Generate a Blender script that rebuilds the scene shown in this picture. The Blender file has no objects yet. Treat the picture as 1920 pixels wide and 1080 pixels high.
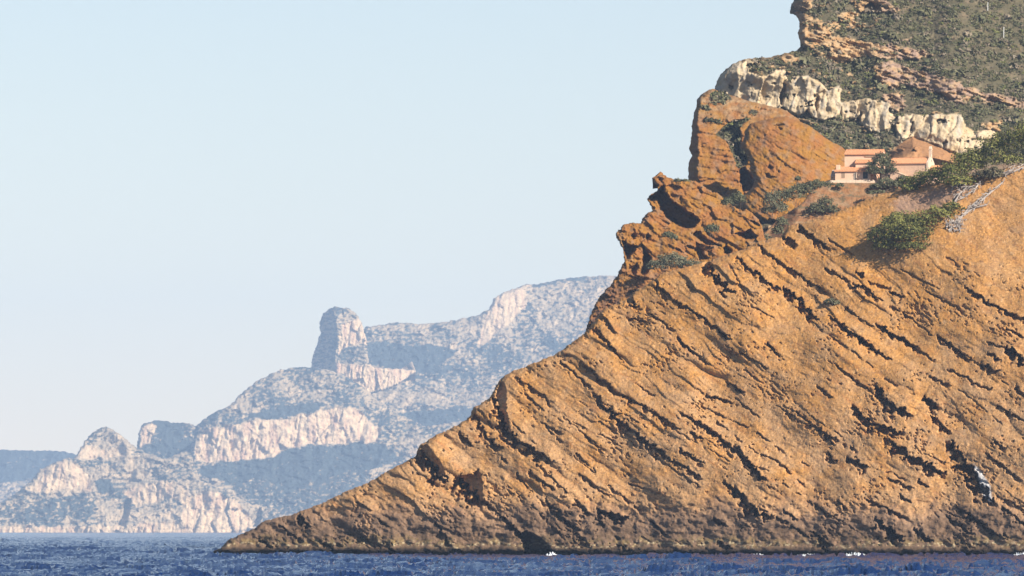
import bpy, math, random
import numpy as np
from mathutils import Vector

# ------------------------------------------------------------------ camera, sky, sun, exposure
F = 15000.0          # focal length in photograph pixels (1920 wide)
HY = 994.0           # photograph row of the horizon
CAMZ = 6.2           # eye height above the sea, on a boat
SUN_AZ, SUN_EL = 47.0, 31.0   # degrees right of straight behind the camera / above the horizon

scene = bpy.context.scene
col = scene.collection
cam_data = bpy.data.cameras.new('camera')
cam_data.sensor_width = 36.0
cam_data.lens = F / 1920.0 * 36.0
cam_data.shift_y = (HY - 540.0) / 1920.0
cam_data.clip_start = 1.0
cam_data.clip_end = 60000.0
cam = bpy.data.objects.new('camera', cam_data)
cam.location = (0, 0, CAMZ)
cam.rotation_euler = (math.radians(90), 0, 0)
col.objects.link(cam)
scene.camera = cam

az, el = math.radians(SUN_AZ), math.radians(SUN_EL)
sun_vec = Vector((math.sin(az) * math.cos(el), -math.cos(az) * math.cos(el), math.sin(el)))

world = bpy.data.worlds.new('World')
scene.world = world
world.use_nodes = True
wn = world.node_tree
wn.nodes.clear()
sky = wn.nodes.new('ShaderNodeTexSky')
sky.sky_type = 'NISHITA'
sky.sun_disc = False
sky.sun_elevation = el
sky.sun_rotation = math.atan2(sun_vec.x, sun_vec.y)
sky.altitude = 0
sky.air_density = 1.0
sky.dust_density = 0.05
sky.ozone_density = 4.0
bg = wn.nodes.new('ShaderNodeBackground')
bg.inputs['Strength'].default_value = 0.07
wo = wn.nodes.new('ShaderNodeOutputWorld')
tint = wn.nodes.new('ShaderNodeVectorMath')
tint.operation = 'MULTIPLY'
tint.inputs[1].default_value = (1.11, 0.935, 0.885)
wn.links.new(sky.outputs[0], tint.inputs[0])
wn.links.new(tint.outputs[0], bg.inputs[0])
wn.links.new(bg.outputs[0], wo.inputs[0])

sun_data = bpy.data.lights.new('sun', 'SUN')
sun_data.energy = 5.0
sun_data.angle = math.radians(0.5)
sun_data.color = (1.0, 0.93, 0.82)
sun = bpy.data.objects.new('sun', sun_data)
sun.rotation_euler = (-sun_vec).to_track_quat('-Z', 'Y').to_euler()
sun.location = (300, -200, 400)
col.objects.link(sun)

scene.view_settings.view_transform = 'Standard'
scene.view_settings.look = 'None'
scene.view_settings.exposure = 0.93
scene.view_settings.gamma = 1.0
scene.view_settings.use_curve_mapping = False
scene.cycles.max_bounces = 5
scene.cycles.volume_bounces = 1
scene.cycles.use_denoising = True

# ------------------------------------------------------------------ helpers: noise
_G = {}
def _grad(seed):
    if seed not in _G:
        a = np.random.default_rng(seed).uniform(0, 2 * np.pi, (256, 256))
        _G[seed] = (np.cos(a).astype(np.float32), np.sin(a).astype(np.float32))
    return _G[seed]

def perlin(x, y, seed=0):
    gx, gy = _grad(seed)
    x = np.asarray(x, np.float32); y = np.asarray(y, np.float32)
    xf = np.floor(x); yf = np.floor(y)
    ix = xf.astype(np.int32) & 255; iy = yf.astype(np.int32) & 255
    fx = x - xf; fy = y - yf
    jx = (ix + 1) & 255; jy = (iy + 1) & 255
    u = fx * fx * fx * (fx * (fx * 6 - 15) + 10)
    v = fy * fy * fy * (fy * (fy * 6 - 15) + 10)
    n00 = gx[ix, iy] * fx + gy[ix, iy] * fy
    n10 = gx[jx, iy] * (fx - 1) + gy[jx, iy] * fy
    n01 = gx[ix, jy] * fx + gy[ix, jy] * (fy - 1)
    n11 = gx[jx, jy] * (fx - 1) + gy[jx, jy] * (fy - 1)
    a = n00 + u * (n10 - n00)
    b = n01 + u * (n11 - n01)
    return (a + v * (b - a)) * 1.5

def fbm(x, y, octaves=4, seed=0, gain=0.5):
    t = 0; a = 1.0; s = 0
    for o in range(octaves):
        t = t + a * perlin(x * 2 ** o + 17.3 * o, y * 2 ** o - 9.1 * o, seed + o)
        s += a; a *= gain
    return t / s * 1.4

def ridged(x, y, octaves=4, seed=0):
    t = 0; a = 1.0; s = 0
    for o in range(octaves):
        t = t + a * (1 - 2 * np.abs(perlin(x * 2 ** o + 5.7 * o, y * 2 ** o + 3.3 * o, seed + o)))
        s += a; a *= 0.5
    return t / s

def facets(x, y, seed=0, tilt=1.0):
    """broken rock: every cell of a jittered lattice is a plane of its own height and tilt"""
    rng = np.random.default_rng(seed + 5000)
    J = rng.random((5, 128, 128)).astype(np.float32)
    x = np.asarray(x, np.float32); y = np.asarray(y, np.float32)
    ix = np.floor(x).astype(np.int32); iy = np.floor(y).astype(np.int32)
    best = np.full(x.shape, 9e9, np.float32); val = np.zeros(x.shape, np.float32)
    for dx in (-1, 0, 1):
        for dy in (-1, 0, 1):
            a = (ix + dx) & 127; b = (iy + dy) & 127
            ex = x - (ix + dx + J[0, a, b]); ey = y - (iy + dy + J[1, a, b])
            d = ex * ex + ey * ey
            v = (J[2, a, b] - 0.5) + tilt * ((J[3, a, b] - 0.5) * ex + (J[4, a, b] - 0.5) * ey) * 2
            m = d < best
            best = np.where(m, d, best); val = np.where(m, v, val)
    return val

def sst(a, b, x):
    t = np.clip((x - a) / (b - a), 0, 1)
    return t * t * (3 - 2 * t)

def mix(a, b, t):
    return a + (b - a) * t

def mixc(c, colr, m):
    return c + (np.array(colr, np.float32) - c) * m[..., None]

def zm(ox, oy, sc, pts):
    return [(ox + x / sc, oy + y / sc) for x, y in pts]

def sdf(PX, PY, poly):
    """signed distance in pixels, positive inside"""
    P = np.array(poly, np.float32); Q = np.roll(P, -1, 0)
    best = np.full(PX.shape, 1e12, np.float32); inside = np.zeros(PX.shape, bool)
    for (ax, ay), (bx, by) in zip(P, Q):
        dx, dy = bx - ax, by - ay
        L = dx * dx + dy * dy + 1e-9
        t = np.clip(((PX - ax) * dx + (PY - ay) * dy) / L, 0, 1)
        d = (PX - ax - t * dx) ** 2 + (PY - ay - t * dy) ** 2
        np.minimum(best, d, out=best)
        c = ((ay <= PY) & (by > PY)) | ((by <= PY) & (ay > PY))
        if abs(dy) > 1e-9:
            inside ^= c & (PX < ax + (PY - ay) * dx / dy)
    d = np.sqrt(best)
    return np.where(inside, d, -d)

def sdf_local(PX, PY, poly, margin=40):
    """the same, only evaluated round the polygon (elsewhere -margin)"""
    xs = [p[0] for p in poly]; ys = [p[1] for p in poly]
    m = (PX > min(xs) - margin) & (PX < max(xs) + margin) & (PY > min(ys) - margin) & (PY < max(ys) + margin)
    out = np.full(PX.shape, -float(margin), np.float32)
    if m.any():
        out[m] = np.maximum(sdf(PX[m], PY[m], poly), -margin)
    return out

def ray(px, py, Y):
    return (px - 960.0) / F * Y, Y, CAMZ + (HY - py) / F * Y

def P3(px, py, Y):
    return Vector(((px - 960.0) / F * Y, Y, CAMZ + (HY - py) / F * Y))

def mesh_np(name, V, faces, nside, colors=None, mat=None, smooth=False, parent=None):
    me = bpy.data.meshes.new(name)
    n = len(V); nf = len(faces)
    me.vertices.add(n)
    me.vertices.foreach_set('co', np.ascontiguousarray(V, np.float32).ravel())
    me.loops.add(nf * nside)
    me.loops.foreach_set('vertex_index', np.ascontiguousarray(faces, np.int32).ravel())
    me.polygons.add(nf)
    me.polygons.foreach_set('loop_start', np.arange(nf, dtype=np.int32) * nside)
    if smooth:
        me.polygons.foreach_set('use_smooth', np.ones(nf, bool))
    me.update(calc_edges=True)
    if colors is not None:
        a = me.color_attributes.new('Col', 'FLOAT_COLOR', 'POINT')
        c = np.ones((n, 4), np.float32); c[:, :3] = np.clip(colors, 0, 1)
        a.data.foreach_set('color', c.ravel())
    o = bpy.data.objects.new(name, me)
    col.objects.link(o)
    if mat: me.materials.append(mat)
    if parent: o.parent = parent
    return o

def tag(o, label=None, cat=None, group=None, kind=None):
    if label: o['label'] = label
    if cat: o['category'] = cat
    if group: o['group'] = group
    if kind: o['kind'] = kind
    return o

# ------------------------------------------------------------------ helpers: materials
def new_mat(name):
    m = bpy.data.materials.new(name); m.use_nodes = True
    nt = m.node_tree; b = nt.nodes['Principled BSDF']
    return m, nt, b

def N(nt, kind, **kw):
    n = nt.nodes.new(kind)
    for k, v in kw.items():
        if k in n.inputs: n.inputs[k].default_value = v
        else: setattr(n, k, v)
    return n

def rock_mat(name, scale, dist, var=0.35, tone=0.64, rough=0.95, detail=8.0):
    """vertex colour x grain, with two layers of fine relief; scale in 1/metres"""
    m, nt, b = new_mat(name)
    L = nt.links
    at = N(nt, 'ShaderNodeVertexColor', layer_name='Col')
    tc = N(nt, 'ShaderNodeTexCoord')
    n1 = N(nt, 'ShaderNodeTexNoise', Scale=scale, Detail=detail, Roughness=0.65)
    n2 = N(nt, 'ShaderNodeTexVoronoi', Scale=scale * 1.7)
    L.new(tc.outputs['Object'], n1.inputs['Vector']); L.new(tc.outputs['Object'], n2.inputs['Vector'])
    mr = N(nt, 'ShaderNodeMapRange'); mr.inputs['From Min'].default_value = 0.3; mr.inputs['From Max'].default_value = 0.7
    mr.inputs['To Min'].default_value = tone * (1 - var); mr.inputs['To Max'].default_value = tone * (1 + var)
    L.new(n1.outputs['Fac'], mr.inputs['Value'])
    mu = N(nt, 'ShaderNodeVectorMath', operation='SCALE')
    L.new(at.outputs['Color'], mu.inputs[0]); L.new(mr.outputs[0], mu.inputs['Scale'])
    L.new(mu.outputs[0], b.inputs['Base Color'])
    ad = N(nt, 'ShaderNodeMath', operation='SUBTRACT')
    L.new(n1.outputs['Fac'], ad.inputs[0])
    sc = N(nt, 'ShaderNodeMath', operation='MULTIPLY'); sc.inputs[1].default_value = 0.5
    L.new(n2.outputs['Distance'], sc.inputs[0]); L.new(sc.outputs[0], ad.inputs[1])
    bu = N(nt, 'ShaderNodeBump', Strength=1.0, Distance=dist)
    L.new(ad.outputs[0], bu.inputs['Height']); L.new(bu.outputs[0], b.inputs['Normal'])
    b.inputs['Roughness'].default_value = rough
    b.inputs['Specular IOR Level'].default_value = 0.15
    return m

def leaf_mat(name):
    m, nt, b = new_mat(name)
    at = N(nt, 'ShaderNodeVertexColor', layer_name='Col')
    tc = N(nt, 'ShaderNodeTexCoord')
    n1 = N(nt, 'ShaderNodeTexNoise', Scale=1.5, Detail=3.0)
    nt.links.new(tc.outputs['Object'], n1.inputs['Vector'])
    mr = N(nt, 'ShaderNodeMapRange'); mr.inputs['To Min'].default_value = 0.7; mr.inputs['To Max'].default_value = 1.3
    nt.links.new(n1.outputs['Fac'], mr.inputs['Value'])
    mu = N(nt, 'ShaderNodeVectorMath', operation='SCALE')
    nt.links.new(at.outputs['Color'], mu.inputs[0]); nt.links.new(mr.outputs[0], mu.inputs['Scale'])
    nt.links.new(mu.outputs[0], b.inputs['Base Color'])
    b.inputs['Roughness'].default_value = 0.75
    b.inputs['Specular IOR Level'].default_value = 0.2
    return m

def plain_mat(name, rgb, var=0.12, scale=0.8, rough=0.9, bump=0.02):
    m, nt, b = new_mat(name)
    tc = N(nt, 'ShaderNodeTexCoord')
    n1 = N(nt, 'ShaderNodeTexNoise', Scale=scale, Detail=6.0, Roughness=0.65)
    nt.links.new(tc.outputs['Object'], n1.inputs['Vector'])
    cr = N(nt, 'ShaderNodeMapRange'); cr.inputs['From Min'].default_value = 0.3; cr.inputs['From Max'].default_value = 0.7
    cr.inputs['To Min'].default_value = 1 - var; cr.inputs['To Max'].default_value = 1 + var
    nt.links.new(n1.outputs['Fac'], cr.inputs['Value'])
    mu = N(nt, 'ShaderNodeVectorMath', operation='SCALE'); mu.inputs[0].default_value = rgb
    nt.links.new(cr.outputs[0], mu.inputs['Scale']); nt.links.new(mu.outputs[0], b.inputs['Base Color'])
    if bump:
        bu = N(nt, 'ShaderNodeBump', Strength=1.0, Distance=bump)
        nt.links.new(n1.outputs['Fac'], bu.inputs['Height']); nt.links.new(bu.outputs[0], b.inputs['Normal'])
    b.inputs['Roughness'].default_value = rough
    b.inputs['Specular IOR Level'].default_value = 0.2
    return m

M_NEAR = rock_mat('conglomerate_rock', 1.6, 0.10, 0.20, 0.79)
M_MID = rock_mat('red_rock', 0.9, 0.22, 0.22, 0.49)
M_HILL = rock_mat('hillside_rock', 0.7, 0.25, 0.25)
M_FAR = rock_mat('far_limestone', 0.06, 6.0, 0.2, 0.80)
M_LEAF = leaf_mat('foliage')
M_WOOD = plain_mat('weathered_wood', (0.36, 0.31, 0.27), 0.3, 3.0)
M_BARK = plain_mat('bark', (0.12, 0.085, 0.06), 0.3, 3.0)

# ------------------------------------------------------------------ helpers: rock masses
def upsample_sdf(PX, PY, poly, k=5):
    gx = PX[0, ::k]; gy = PY[::k, 0]
    gx = np.append(gx, PX[0, -1] + 1.0); gy = np.append(gy, PY[-1, 0] + 1.0)
    c = sdf(*np.meshgrid(gx, gy), poly)
    fx = np.clip(np.interp(PX[0], gx, np.arange(len(gx))), 0, len(gx) - 1.001); ix = fx.astype(int); fx = fx - ix
    fy = np.clip(np.interp(PY[:, 0], gy, np.arange(len(gy))), 0, len(gy) - 1.001); iy = fy.astype(int); fy = fy - iy
    r = c[:, ix] * (1 - fx) + c[:, ix + 1] * fx
    return (r[iy] * (1 - fy)[:, None] + r[iy + 1] * fy[:, None]).astype(np.float32)

def rock_mass(name, poly, step, depth, colour, mat, edge=((3.0, 14.0, 1),), roll=(14.0, 6.0), back=40.0,
              clip=(-320, 2720, -60, 1062), smooth=False):
    """a solid rock body whose outline is poly (photograph pixels at its own distance): its face has the depth
    given by depth(PX,PY,d), its rim rolls back and closes into a body 'back' metres thick"""
    xs = [p[0] for p in poly]; ys = [p[1] for p in poly]
    x0, x1 = max(min(xs) - 8, clip[0]), min(max(xs) + 8, clip[1])
    y0, y1 = max(min(ys) - 8, clip[2]), min(max(ys) + 8, clip[3])
    gx = np.arange(x0, min(x1, 1985.0), step, dtype=np.float32)
    if x1 > 1990: gx = np.append(gx, np.arange(gx[-1] + step, x1, 5.0 * step, dtype=np.float32))   # coarser outside the frame
    gy = np.arange(y0, y1, step, dtype=np.float32)
    PX, PY = np.meshgrid(gx, gy)
    d = upsample_sdf(PX, PY, poly)
    for amp, sc, seed in edge:
        d = d + amp * fbm(PX / sc, PY / sc, 3, seed + 900)
    gyy, gxx = np.gradient(d, gy, gx)
    g2 = gxx * gxx + gyy * gyy + 0.15
    ins = d > 0
    quad = ins[:-1, :-1] | ins[1:, :-1] | ins[:-1, 1:] | ins[1:, 1:]
    use = np.zeros(PX.shape, bool)
    use[:-1, :-1] |= quad; use[1:, :-1] |= quad; use[:-1, 1:] |= quad; use[1:, 1:] |= quad
    out = use & ~ins
    mvx = np.clip(np.where(out, -d * gxx / g2, 0), -1.4 * step, 1.4 * step)
    mvy = np.clip(np.where(out, -d * gyy / g2, 0), -1.4 * step, 1.4 * step)
    QX = PX + mvx; QY = PY + mvy
    dd = np.maximum(d, 0)
    Y = depth(QX, QY, dd)
    r, rd = roll
    k = 1 - np.clip(dd / r, 0, 1)
    Y = Y + rd * (1 - np.sqrt(np.maximum(1 - k * k * 0.98, 0)))
    C = colour(QX, QY, dd)
    idx = np.full(PX.shape, -1, np.int64)
    nv = int(use.sum()); idx[use] = np.arange(nv)
    X, YY, Z = ray(QX[use], QY[use], Y[use])
    V = np.stack([X, YY, Z], 1)
    a = idx[1:, :-1][quad]; b = idx[1:, 1:][quad]; c = idx[:-1, 1:][quad]; e = idx[:-1, :-1][quad]
    faces = np.stack([a, b, c, e], 1)
    # rim edges -> a body behind the face
    E = np.concatenate([faces[:, [0, 1]], faces[:, [1, 2]], faces[:, [2, 3]], faces[:, [3, 0]]])
    key = np.minimum(E[:, 0], E[:, 1]) * (nv + 1) + np.maximum(E[:, 0], E[:, 1])
    u, first, cnt = np.unique(key, return_index=True, return_counts=True)
    rim = E[first[cnt == 1]]
    rv = np.unique(rim)
    rmap = np.full(nv, -1, np.int64); rmap[rv] = np.arange(len(rv))
    gn = np.sqrt(g2)
    nx = (gxx / gn)[use][rv]; ny = (gyy / gn)[use][rv]
    qx = QX[use][rv]; qy = QY[use][rv]; yy = Y[use][rv]
    rings = [V]; cols = [C[use]]
    fl = [faces]
    prev = lambda t: t
    offs = []
    for j, (inw, bk) in enumerate(((5.0, 0.35), (22.0, 1.0))):
        bx, by, bz = ray(qx + nx * inw, qy + ny * inw, yy + bk * back)
        rings.append(np.stack([bx, by, bz], 1)); cols.append(C[use][rv])
        offs.append(nv + j * len(rv))
    s, t = rim[:, 1], rim[:, 0]
    fl.append(np.stack([s, t, rmap[t] + offs[0], rmap[s] + offs[0]], 1))
    fl.append(np.stack([rmap[s] + offs[0], rmap[t] + offs[0], rmap[t] + offs[1], rmap[s] + offs[1]], 1))
    o = mesh_np(name, np.concatenate(rings), np.concatenate(fl), 4, np.concatenate(cols), mat, smooth)
    o['kind'] = 'structure'
    return o, (PX, PY, d, Y, C)

def climb(PY, cot, Ynom, blur=0):
    """depth gained going up a face whose slope is given as cot(angle)"""
    st = float(np.median(np.diff(PY[:, PY.shape[1] // 2])))
    g = np.cumsum((cot * np.float32(st * Ynom / F))[::-1], 0)[::-1]
    if blur > 0:
        k = int(blur); ker = np.hanning(2 * k + 3)[1:-1]; ker /= ker.sum()
        gp = np.pad(g, ((0, 0), (k, k)), mode='edge')
        g = sum(w * gp[:, i:i + g.shape[1]] for i, w in enumerate(ker))
    return g.astype(np.float32)

def carve_crevices(PX, PY, R, crev, mpp, gain=1.0, seed=50, broken=False):
    """undercut ledges: the bed on the upper right stands proud, the bed on the lower left is eaten away under it"""
    wob = fbm(PX / 13.0, PY / 13.0, 3, seed) ; wob2 = fbm(PX / 5.0, PY / 5.0, 2, seed + 7)
    gate = fbm(PX / 24.0, PY / 24.0, 3, seed + 13) if broken else None
    gx, gy = PX[0], PY[:, 0]
    for pts, w in crev:
        xs = [p[0] for p in pts]; ys = [p[1] for p in pts]
        m = 4 * w + 6
        i0, i1 = np.searchsorted(gx, [min(xs) - m, max(xs) + m]); j0, j1 = np.searchsorted(gy, [min(ys) - m, max(ys) + m])
        if i1 - i0 < 2 or j1 - j0 < 2: continue
        X = PX[j0:j1, i0:i1]; Yp = PY[j0:j1, i0:i1]
        best = np.full(X.shape, 1e9, np.float32); T = np.zeros(X.shape, np.float32); A = np.zeros(X.shape, np.float32)
        tot = sum(math.hypot(q[0] - p[0], q[1] - p[1]) for p, q in zip(pts, pts[1:])); acc = 0
        for p, q in zip(pts, pts[1:]):
            dx, dy = q[0] - p[0], q[1] - p[1]; L = math.hypot(dx, dy)
            tt = ((X - p[0]) * dx + (Yp - p[1]) * dy) / (L * L); tc = np.clip(tt, 0, 1)
            dist = np.hypot(X - p[0] - tc * dx, Yp - p[1] - tc * dy)
            side = ((X - p[0]) * dy - (Yp - p[1]) * dx) / L
            near = dist < best
            best = np.where(near, dist, best); T = np.where(near, np.where(side >= 0, dist, -dist), T)
            A = np.where(near, (acc + tt * L) / tot, A)
            acc += L
        wl = wob[j0:j1, i0:i1]; wl2 = wob2[j0:j1, i0:i1]
        t = T + wl * 0.55 * w + wl2 * 0.25 * w
        endk = sst(-0.12, 0.12, A) * (1 - sst(0.86, 1.14, A))
        if broken: endk = endk * sst(-0.22, 0.16, gate[j0:j1, i0:i1])
        wid = w * (0.55 + 0.75 * np.clip(wl * 1.2 + 0.5, 0, 1)) * (0.35 + 0.65 * endk)
        lip = -0.35 * np.exp(-np.maximum(t, 0) / (2.2 * w)) * (t >= 0)
        q = np.clip(-t / np.maximum(wid, 0.5), 0, 1)
        rec = np.where((t < 0), 2.3 * (1 - q ** 1.8), 0)
        R[j0:j1, i0:i1] += (lip + rec) * w * mpp * gain * endk
    return R

def carve_holes(PX, PY, R, holes, seed=80):
    for poly, dep in holes:
        d = sdf_local(PX, PY, poly, 12) + 3.2 * fbm(PX / 10.0, PY / 8.0, 4, seed, 0.6)
        R += dep * (0.6 * sst(-0.4, 1.6, d) + 0.4 * sst(0.5, 9.0, d))
    return R

def strata(PX, PY, slope, periods, seed=20, warp=10.0, bend=0.0):
    """saw-tooth beds dipping to the lower right"""
    n = math.sqrt(1 + slope * slope)
    w = warp * fbm(PX / 190.0, PY / 190.0, 3, seed) + 0.25 * warp * fbm(PX / 30.0, PY / 30.0, 2, seed + 3)
    s = (slope * PX - PY) / n + w + bend * np.square((PX - 1300.0) / 400.0)
    al = (PX + slope * PY) / n
    R = np.zeros(PX.shape, np.float32)
    for i, (p, amp, run) in enumerate(periods):
        q = s / p + 0.35 * perlin(al / (run * 2), s / p * 0.5, seed + 11 + i)
        k = np.floor(q); f = q - k
        mask = np.clip(0.05 + 1.9 * perlin(al / run + 31.7 * k, k * 0.77 + 3.1, seed + 5 + i), 0, 1.2)
        R += amp * mask * (f - 0.5)
    return R

# ------------------------------------------------------------------ far coast, 16 to 22 km away
ROCKF = (0.69, 0.49, 0.285); VEGF = (0.048, 0.060, 0.060); SCREE = (0.36, 0.275, 0.175)

def far_mass(name, poly, D, zones, base_frac, seed, cot_slope=1.3, edge=((2.0, 9.0, 1), (1.0, 3.5, 2)), roll=(7, 40), step=1.7,
             extra=None, amp=1.0):
    """zones: (polygon, rock fraction 0..1, cliff?)"""
    D = D * 1.25
    mpp = D / F
    cache = {}
    def fields(PX, PY):
        wx = PX + 5 * fbm(PX / 22.0, PY / 22.0, 3, seed + 40); wy = PY + 4 * fbm(PX / 22.0, PY / 22.0, 3, seed + 47)
        fr = np.full(PX.shape, base_frac, np.float32) + 0.35 * fbm(PX / 70.0, PY / 45.0, 2, seed + 60)
        cl = np.zeros(PX.shape, np.float32)
        for poly_z, f, c in zones:
            m = sst(-2.0, 3.0, sdf_local(wx, wy, poly_z, 20))
            fr = mix(fr, f, m)
            cl = np.maximum(cl * (1 - m), m * c)
        return fr, cl
    def depth(PX, PY, d):
        fr, cl = fields(PX, PY); cache['f'] = fr, cl
        cot = mix(np.float32(cot_slope), 0.22, cl)
        Y = D + climb(PY, cot, D, 40)
        r1 = ridged(PX / 95.0 + 0.4 * PY / 95.0, PY / 110.0, 3, seed + 5)
        r2 = ridged(PX / 30.0, PY / 40.0, 3, seed + 9)
        Y = Y - amp * mpp * (18 * r1 + mix(8.0, 4.0, cl) * r2)
        flute = ridged(PX / 13.0 + 0.8 * fbm(PX / 30., PY / 30., 2, seed + 21), PY / 95.0, 3, seed + 14)
        crk = np.maximum(ridged(PX / 17.0 + 0.15 * PY / 17.0, PY / 120.0, 2, seed + 19) - 0.55, 0) * 2.2
        Y = Y - mpp * cl * (0.6 * flute + 1.4 * fbm(PX / 6.0, PY / 9.0, 3, seed + 15) - 5.0 * crk + 9.0 * facets(PX / 23.0, PY / 40.0, seed + 16, 0.9) + 3.0 * facets(PX / 8.0, PY / 12.0, seed + 13, 0.9))
        blk = fbm(PX / 7.0, PY / 5.0, 3, seed + 17)
        Y = Y - mpp * (1 - cl) * (3.0 * blk + 7.0 * facets(PX / 17.0, PY / 11.0, seed + 18, 1.0))
        if extra is not None: Y = Y + extra(PX, PY, mpp)
        return Y
    def colour(PX, PY, d):
        fr, cl = cache['f']
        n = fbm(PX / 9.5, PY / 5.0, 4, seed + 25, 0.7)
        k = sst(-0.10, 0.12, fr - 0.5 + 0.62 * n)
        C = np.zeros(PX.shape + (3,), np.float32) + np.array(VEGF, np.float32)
        C = C * (1 + 0.35 * fbm(PX / 12.0, PY / 9.0, 3, seed + 33))[..., None]
        rk = np.zeros_like(C) + np.array(ROCKF, np.float32)
        rk = mixc(rk, SCREE, (1 - cl) * np.clip(0.75 + 0.6 * fbm(PX / 30.0, PY / 20.0, 3, seed + 28), 0, 1))
        rk = mixc(rk, (0.50, 0.29, 0.18), cl * np.clip(0.1 + 1.2 * fbm(PX / 9.0, PY / 60.0, 3, seed + 29), 0, 0.75))
        rk = rk * (1 + 0.22 * fbm(PX / 5.0, PY / 8.0, 3, seed + 30))[..., None]
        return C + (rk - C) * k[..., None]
    o, g = rock_mass(name, poly, step, depth, colour, M_FAR, edge, roll, 500.0, (-330, 1330, 480, 1020))
    return o

far_mass('distant_hill', [(-320, 1012), (-320, 850), (-100, 846), (0, 843), (60, 845), (120, 846), (150, 855), (200, 880), (260, 1012)],
         22000, [([(-320, 1012), (-320, 905), (0, 905), (120, 890), (200, 900), (260, 1012)], 0.55, 0)], 0.05, 100, 1.8)

tower = zm(540, 500, 3, [(130, 570), (140, 500), (165, 430), (182, 380), (180, 310), (194, 264), (232, 238), (262, 226), (332, 232),
                         (376, 254), (402, 290), (424, 346), (445, 440), (452, 530), (480, 565), (560, 574), (735, 582), (690, 612),
                         (640, 652), (560, 692), (480, 709), (420, 760), (320, 800), (150, 800)])
far_mass('mountain_range', [(540, 900), (560, 760), (620, 690), (685, 613), (740, 605), (790, 607), (840, 603), (900, 590), (918, 578),
                            (925, 560), (945, 548), (985, 533), (1010, 533), (1050, 524), (1085, 519), (1145, 517), (1240, 520),
                            (1240, 900), (900, 900), (540, 900)], 19000,
         [([(916, 585), (925, 558), (985, 532), (1005, 540), (985, 575), (950, 610), (915, 640), (895, 650), (905, 615)], 0.93, 0.8),
          (zm(540, 500, 3, [(440, 430), (560, 420), (700, 450), (840, 440), (960, 470), (800, 590), (700, 590), (560, 575), (440, 540)]), 0.12, 0),
          ([(735, 775), (850, 765), (960, 760), (960, 830), (850, 830), (760, 830)], 0.14, 0),
          ([(980, 540), (1140, 520), (1300, 520), (1300, 600), (1080, 600), (1010, 600)], 0.62, 0)], 0.50, 130, 1.5)

def tower_extra(PX, PY, mpp):
    # the west wall of the tower turns away to the left: it is in its own shade
    edge_x = 625 + 5 * np.sin(PY / 23.0) + 0.10 * (PY - 600)
    w = np.maximum(edge_x - PX, 0)
    ds = 3.4 * w * mpp
    return ds + 3 * mpp * np.maximum(ridged(PX / 9.0, PY / 80.0, 2, 171), 0) * (w > 0)
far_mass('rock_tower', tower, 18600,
         [(zm(540, 500, 3, [(100, 600), (120, 200), (258, 210), (262, 330), (262, 420), (245, 600)]), 0.52, 0.95),  # shaded west wall: dark vegetation flecks mixed in to deepen its shade by colour
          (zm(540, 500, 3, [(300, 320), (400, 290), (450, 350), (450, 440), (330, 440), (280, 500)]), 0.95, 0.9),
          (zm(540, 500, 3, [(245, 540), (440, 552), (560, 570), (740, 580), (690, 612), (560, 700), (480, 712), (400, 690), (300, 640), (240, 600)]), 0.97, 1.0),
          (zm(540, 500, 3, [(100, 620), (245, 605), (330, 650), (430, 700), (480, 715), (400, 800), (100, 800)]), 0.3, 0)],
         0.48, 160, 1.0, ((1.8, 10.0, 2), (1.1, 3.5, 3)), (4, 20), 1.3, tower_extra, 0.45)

far_mass('wooded_shoulder', [(245, 1012), (255, 880), (260, 812), (266, 797), (284, 789), (300, 788), (318, 792), (345, 793), (372, 799), (400, 802), (440, 870), (440, 1012)], 18000,
         [([(262, 800), (285, 790), (293, 800), (285, 830), (262, 840)], 0.8, 0.8)], 0.34, 190, 1.3, ((2.6, 11.0, 3), (1.3, 4.0, 4)))

far_mass('white_cliff_mountain', [(340, 1012), (355, 860), (366, 800), (398, 775), (432, 760), (450, 740), (480, 715), (520, 695), (560, 688),
                                  (600, 690), (640, 700), (680, 725), (705, 748), (745, 775), (800, 800), (860, 790), (960, 790), (960, 1012)], 17500,
         [(zm(380, 720, 3, [(-40, 290), (60, 245), (300, 205), (500, 192), (640, 155), (760, 130), (860, 137), (900, 170), (1000, 260), (985, 330),
                            (850, 327), (740, 340), (600, 342), (450, 365), (400, 410), (250, 425), (40, 440), (-40, 430)]), 0.97, 1.0),
          (zm(380, 720, 3, [(-20, 470), (60, 450), (260, 432), (400, 414), (450, 372), (600, 350), (740, 350), (850, 333), (985, 336), (1070, 370),
                            (1110, 430), (950, 480), (850, 600), (740, 640), (500, 730), (420, 730), (350, 640), (200, 560), (0, 520)]), 0.13, 0),
          (zm(380, 720, 3, [(200, 200), (330, 150), (560, 110), (700, 105), (640, 150), (420, 195)]), 0.12, 0),
          (zm(380, 720, 3, [(140, 560), (330, 520), (470, 600), (600, 560), (900, 470), (960, 500), (760, 640), (480, 740), (300, 700)]), 0.33, 0)],
         0.52, 220, 1.35, ((2.2, 9.0, 4), (1.2, 3.5, 5)))

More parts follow.
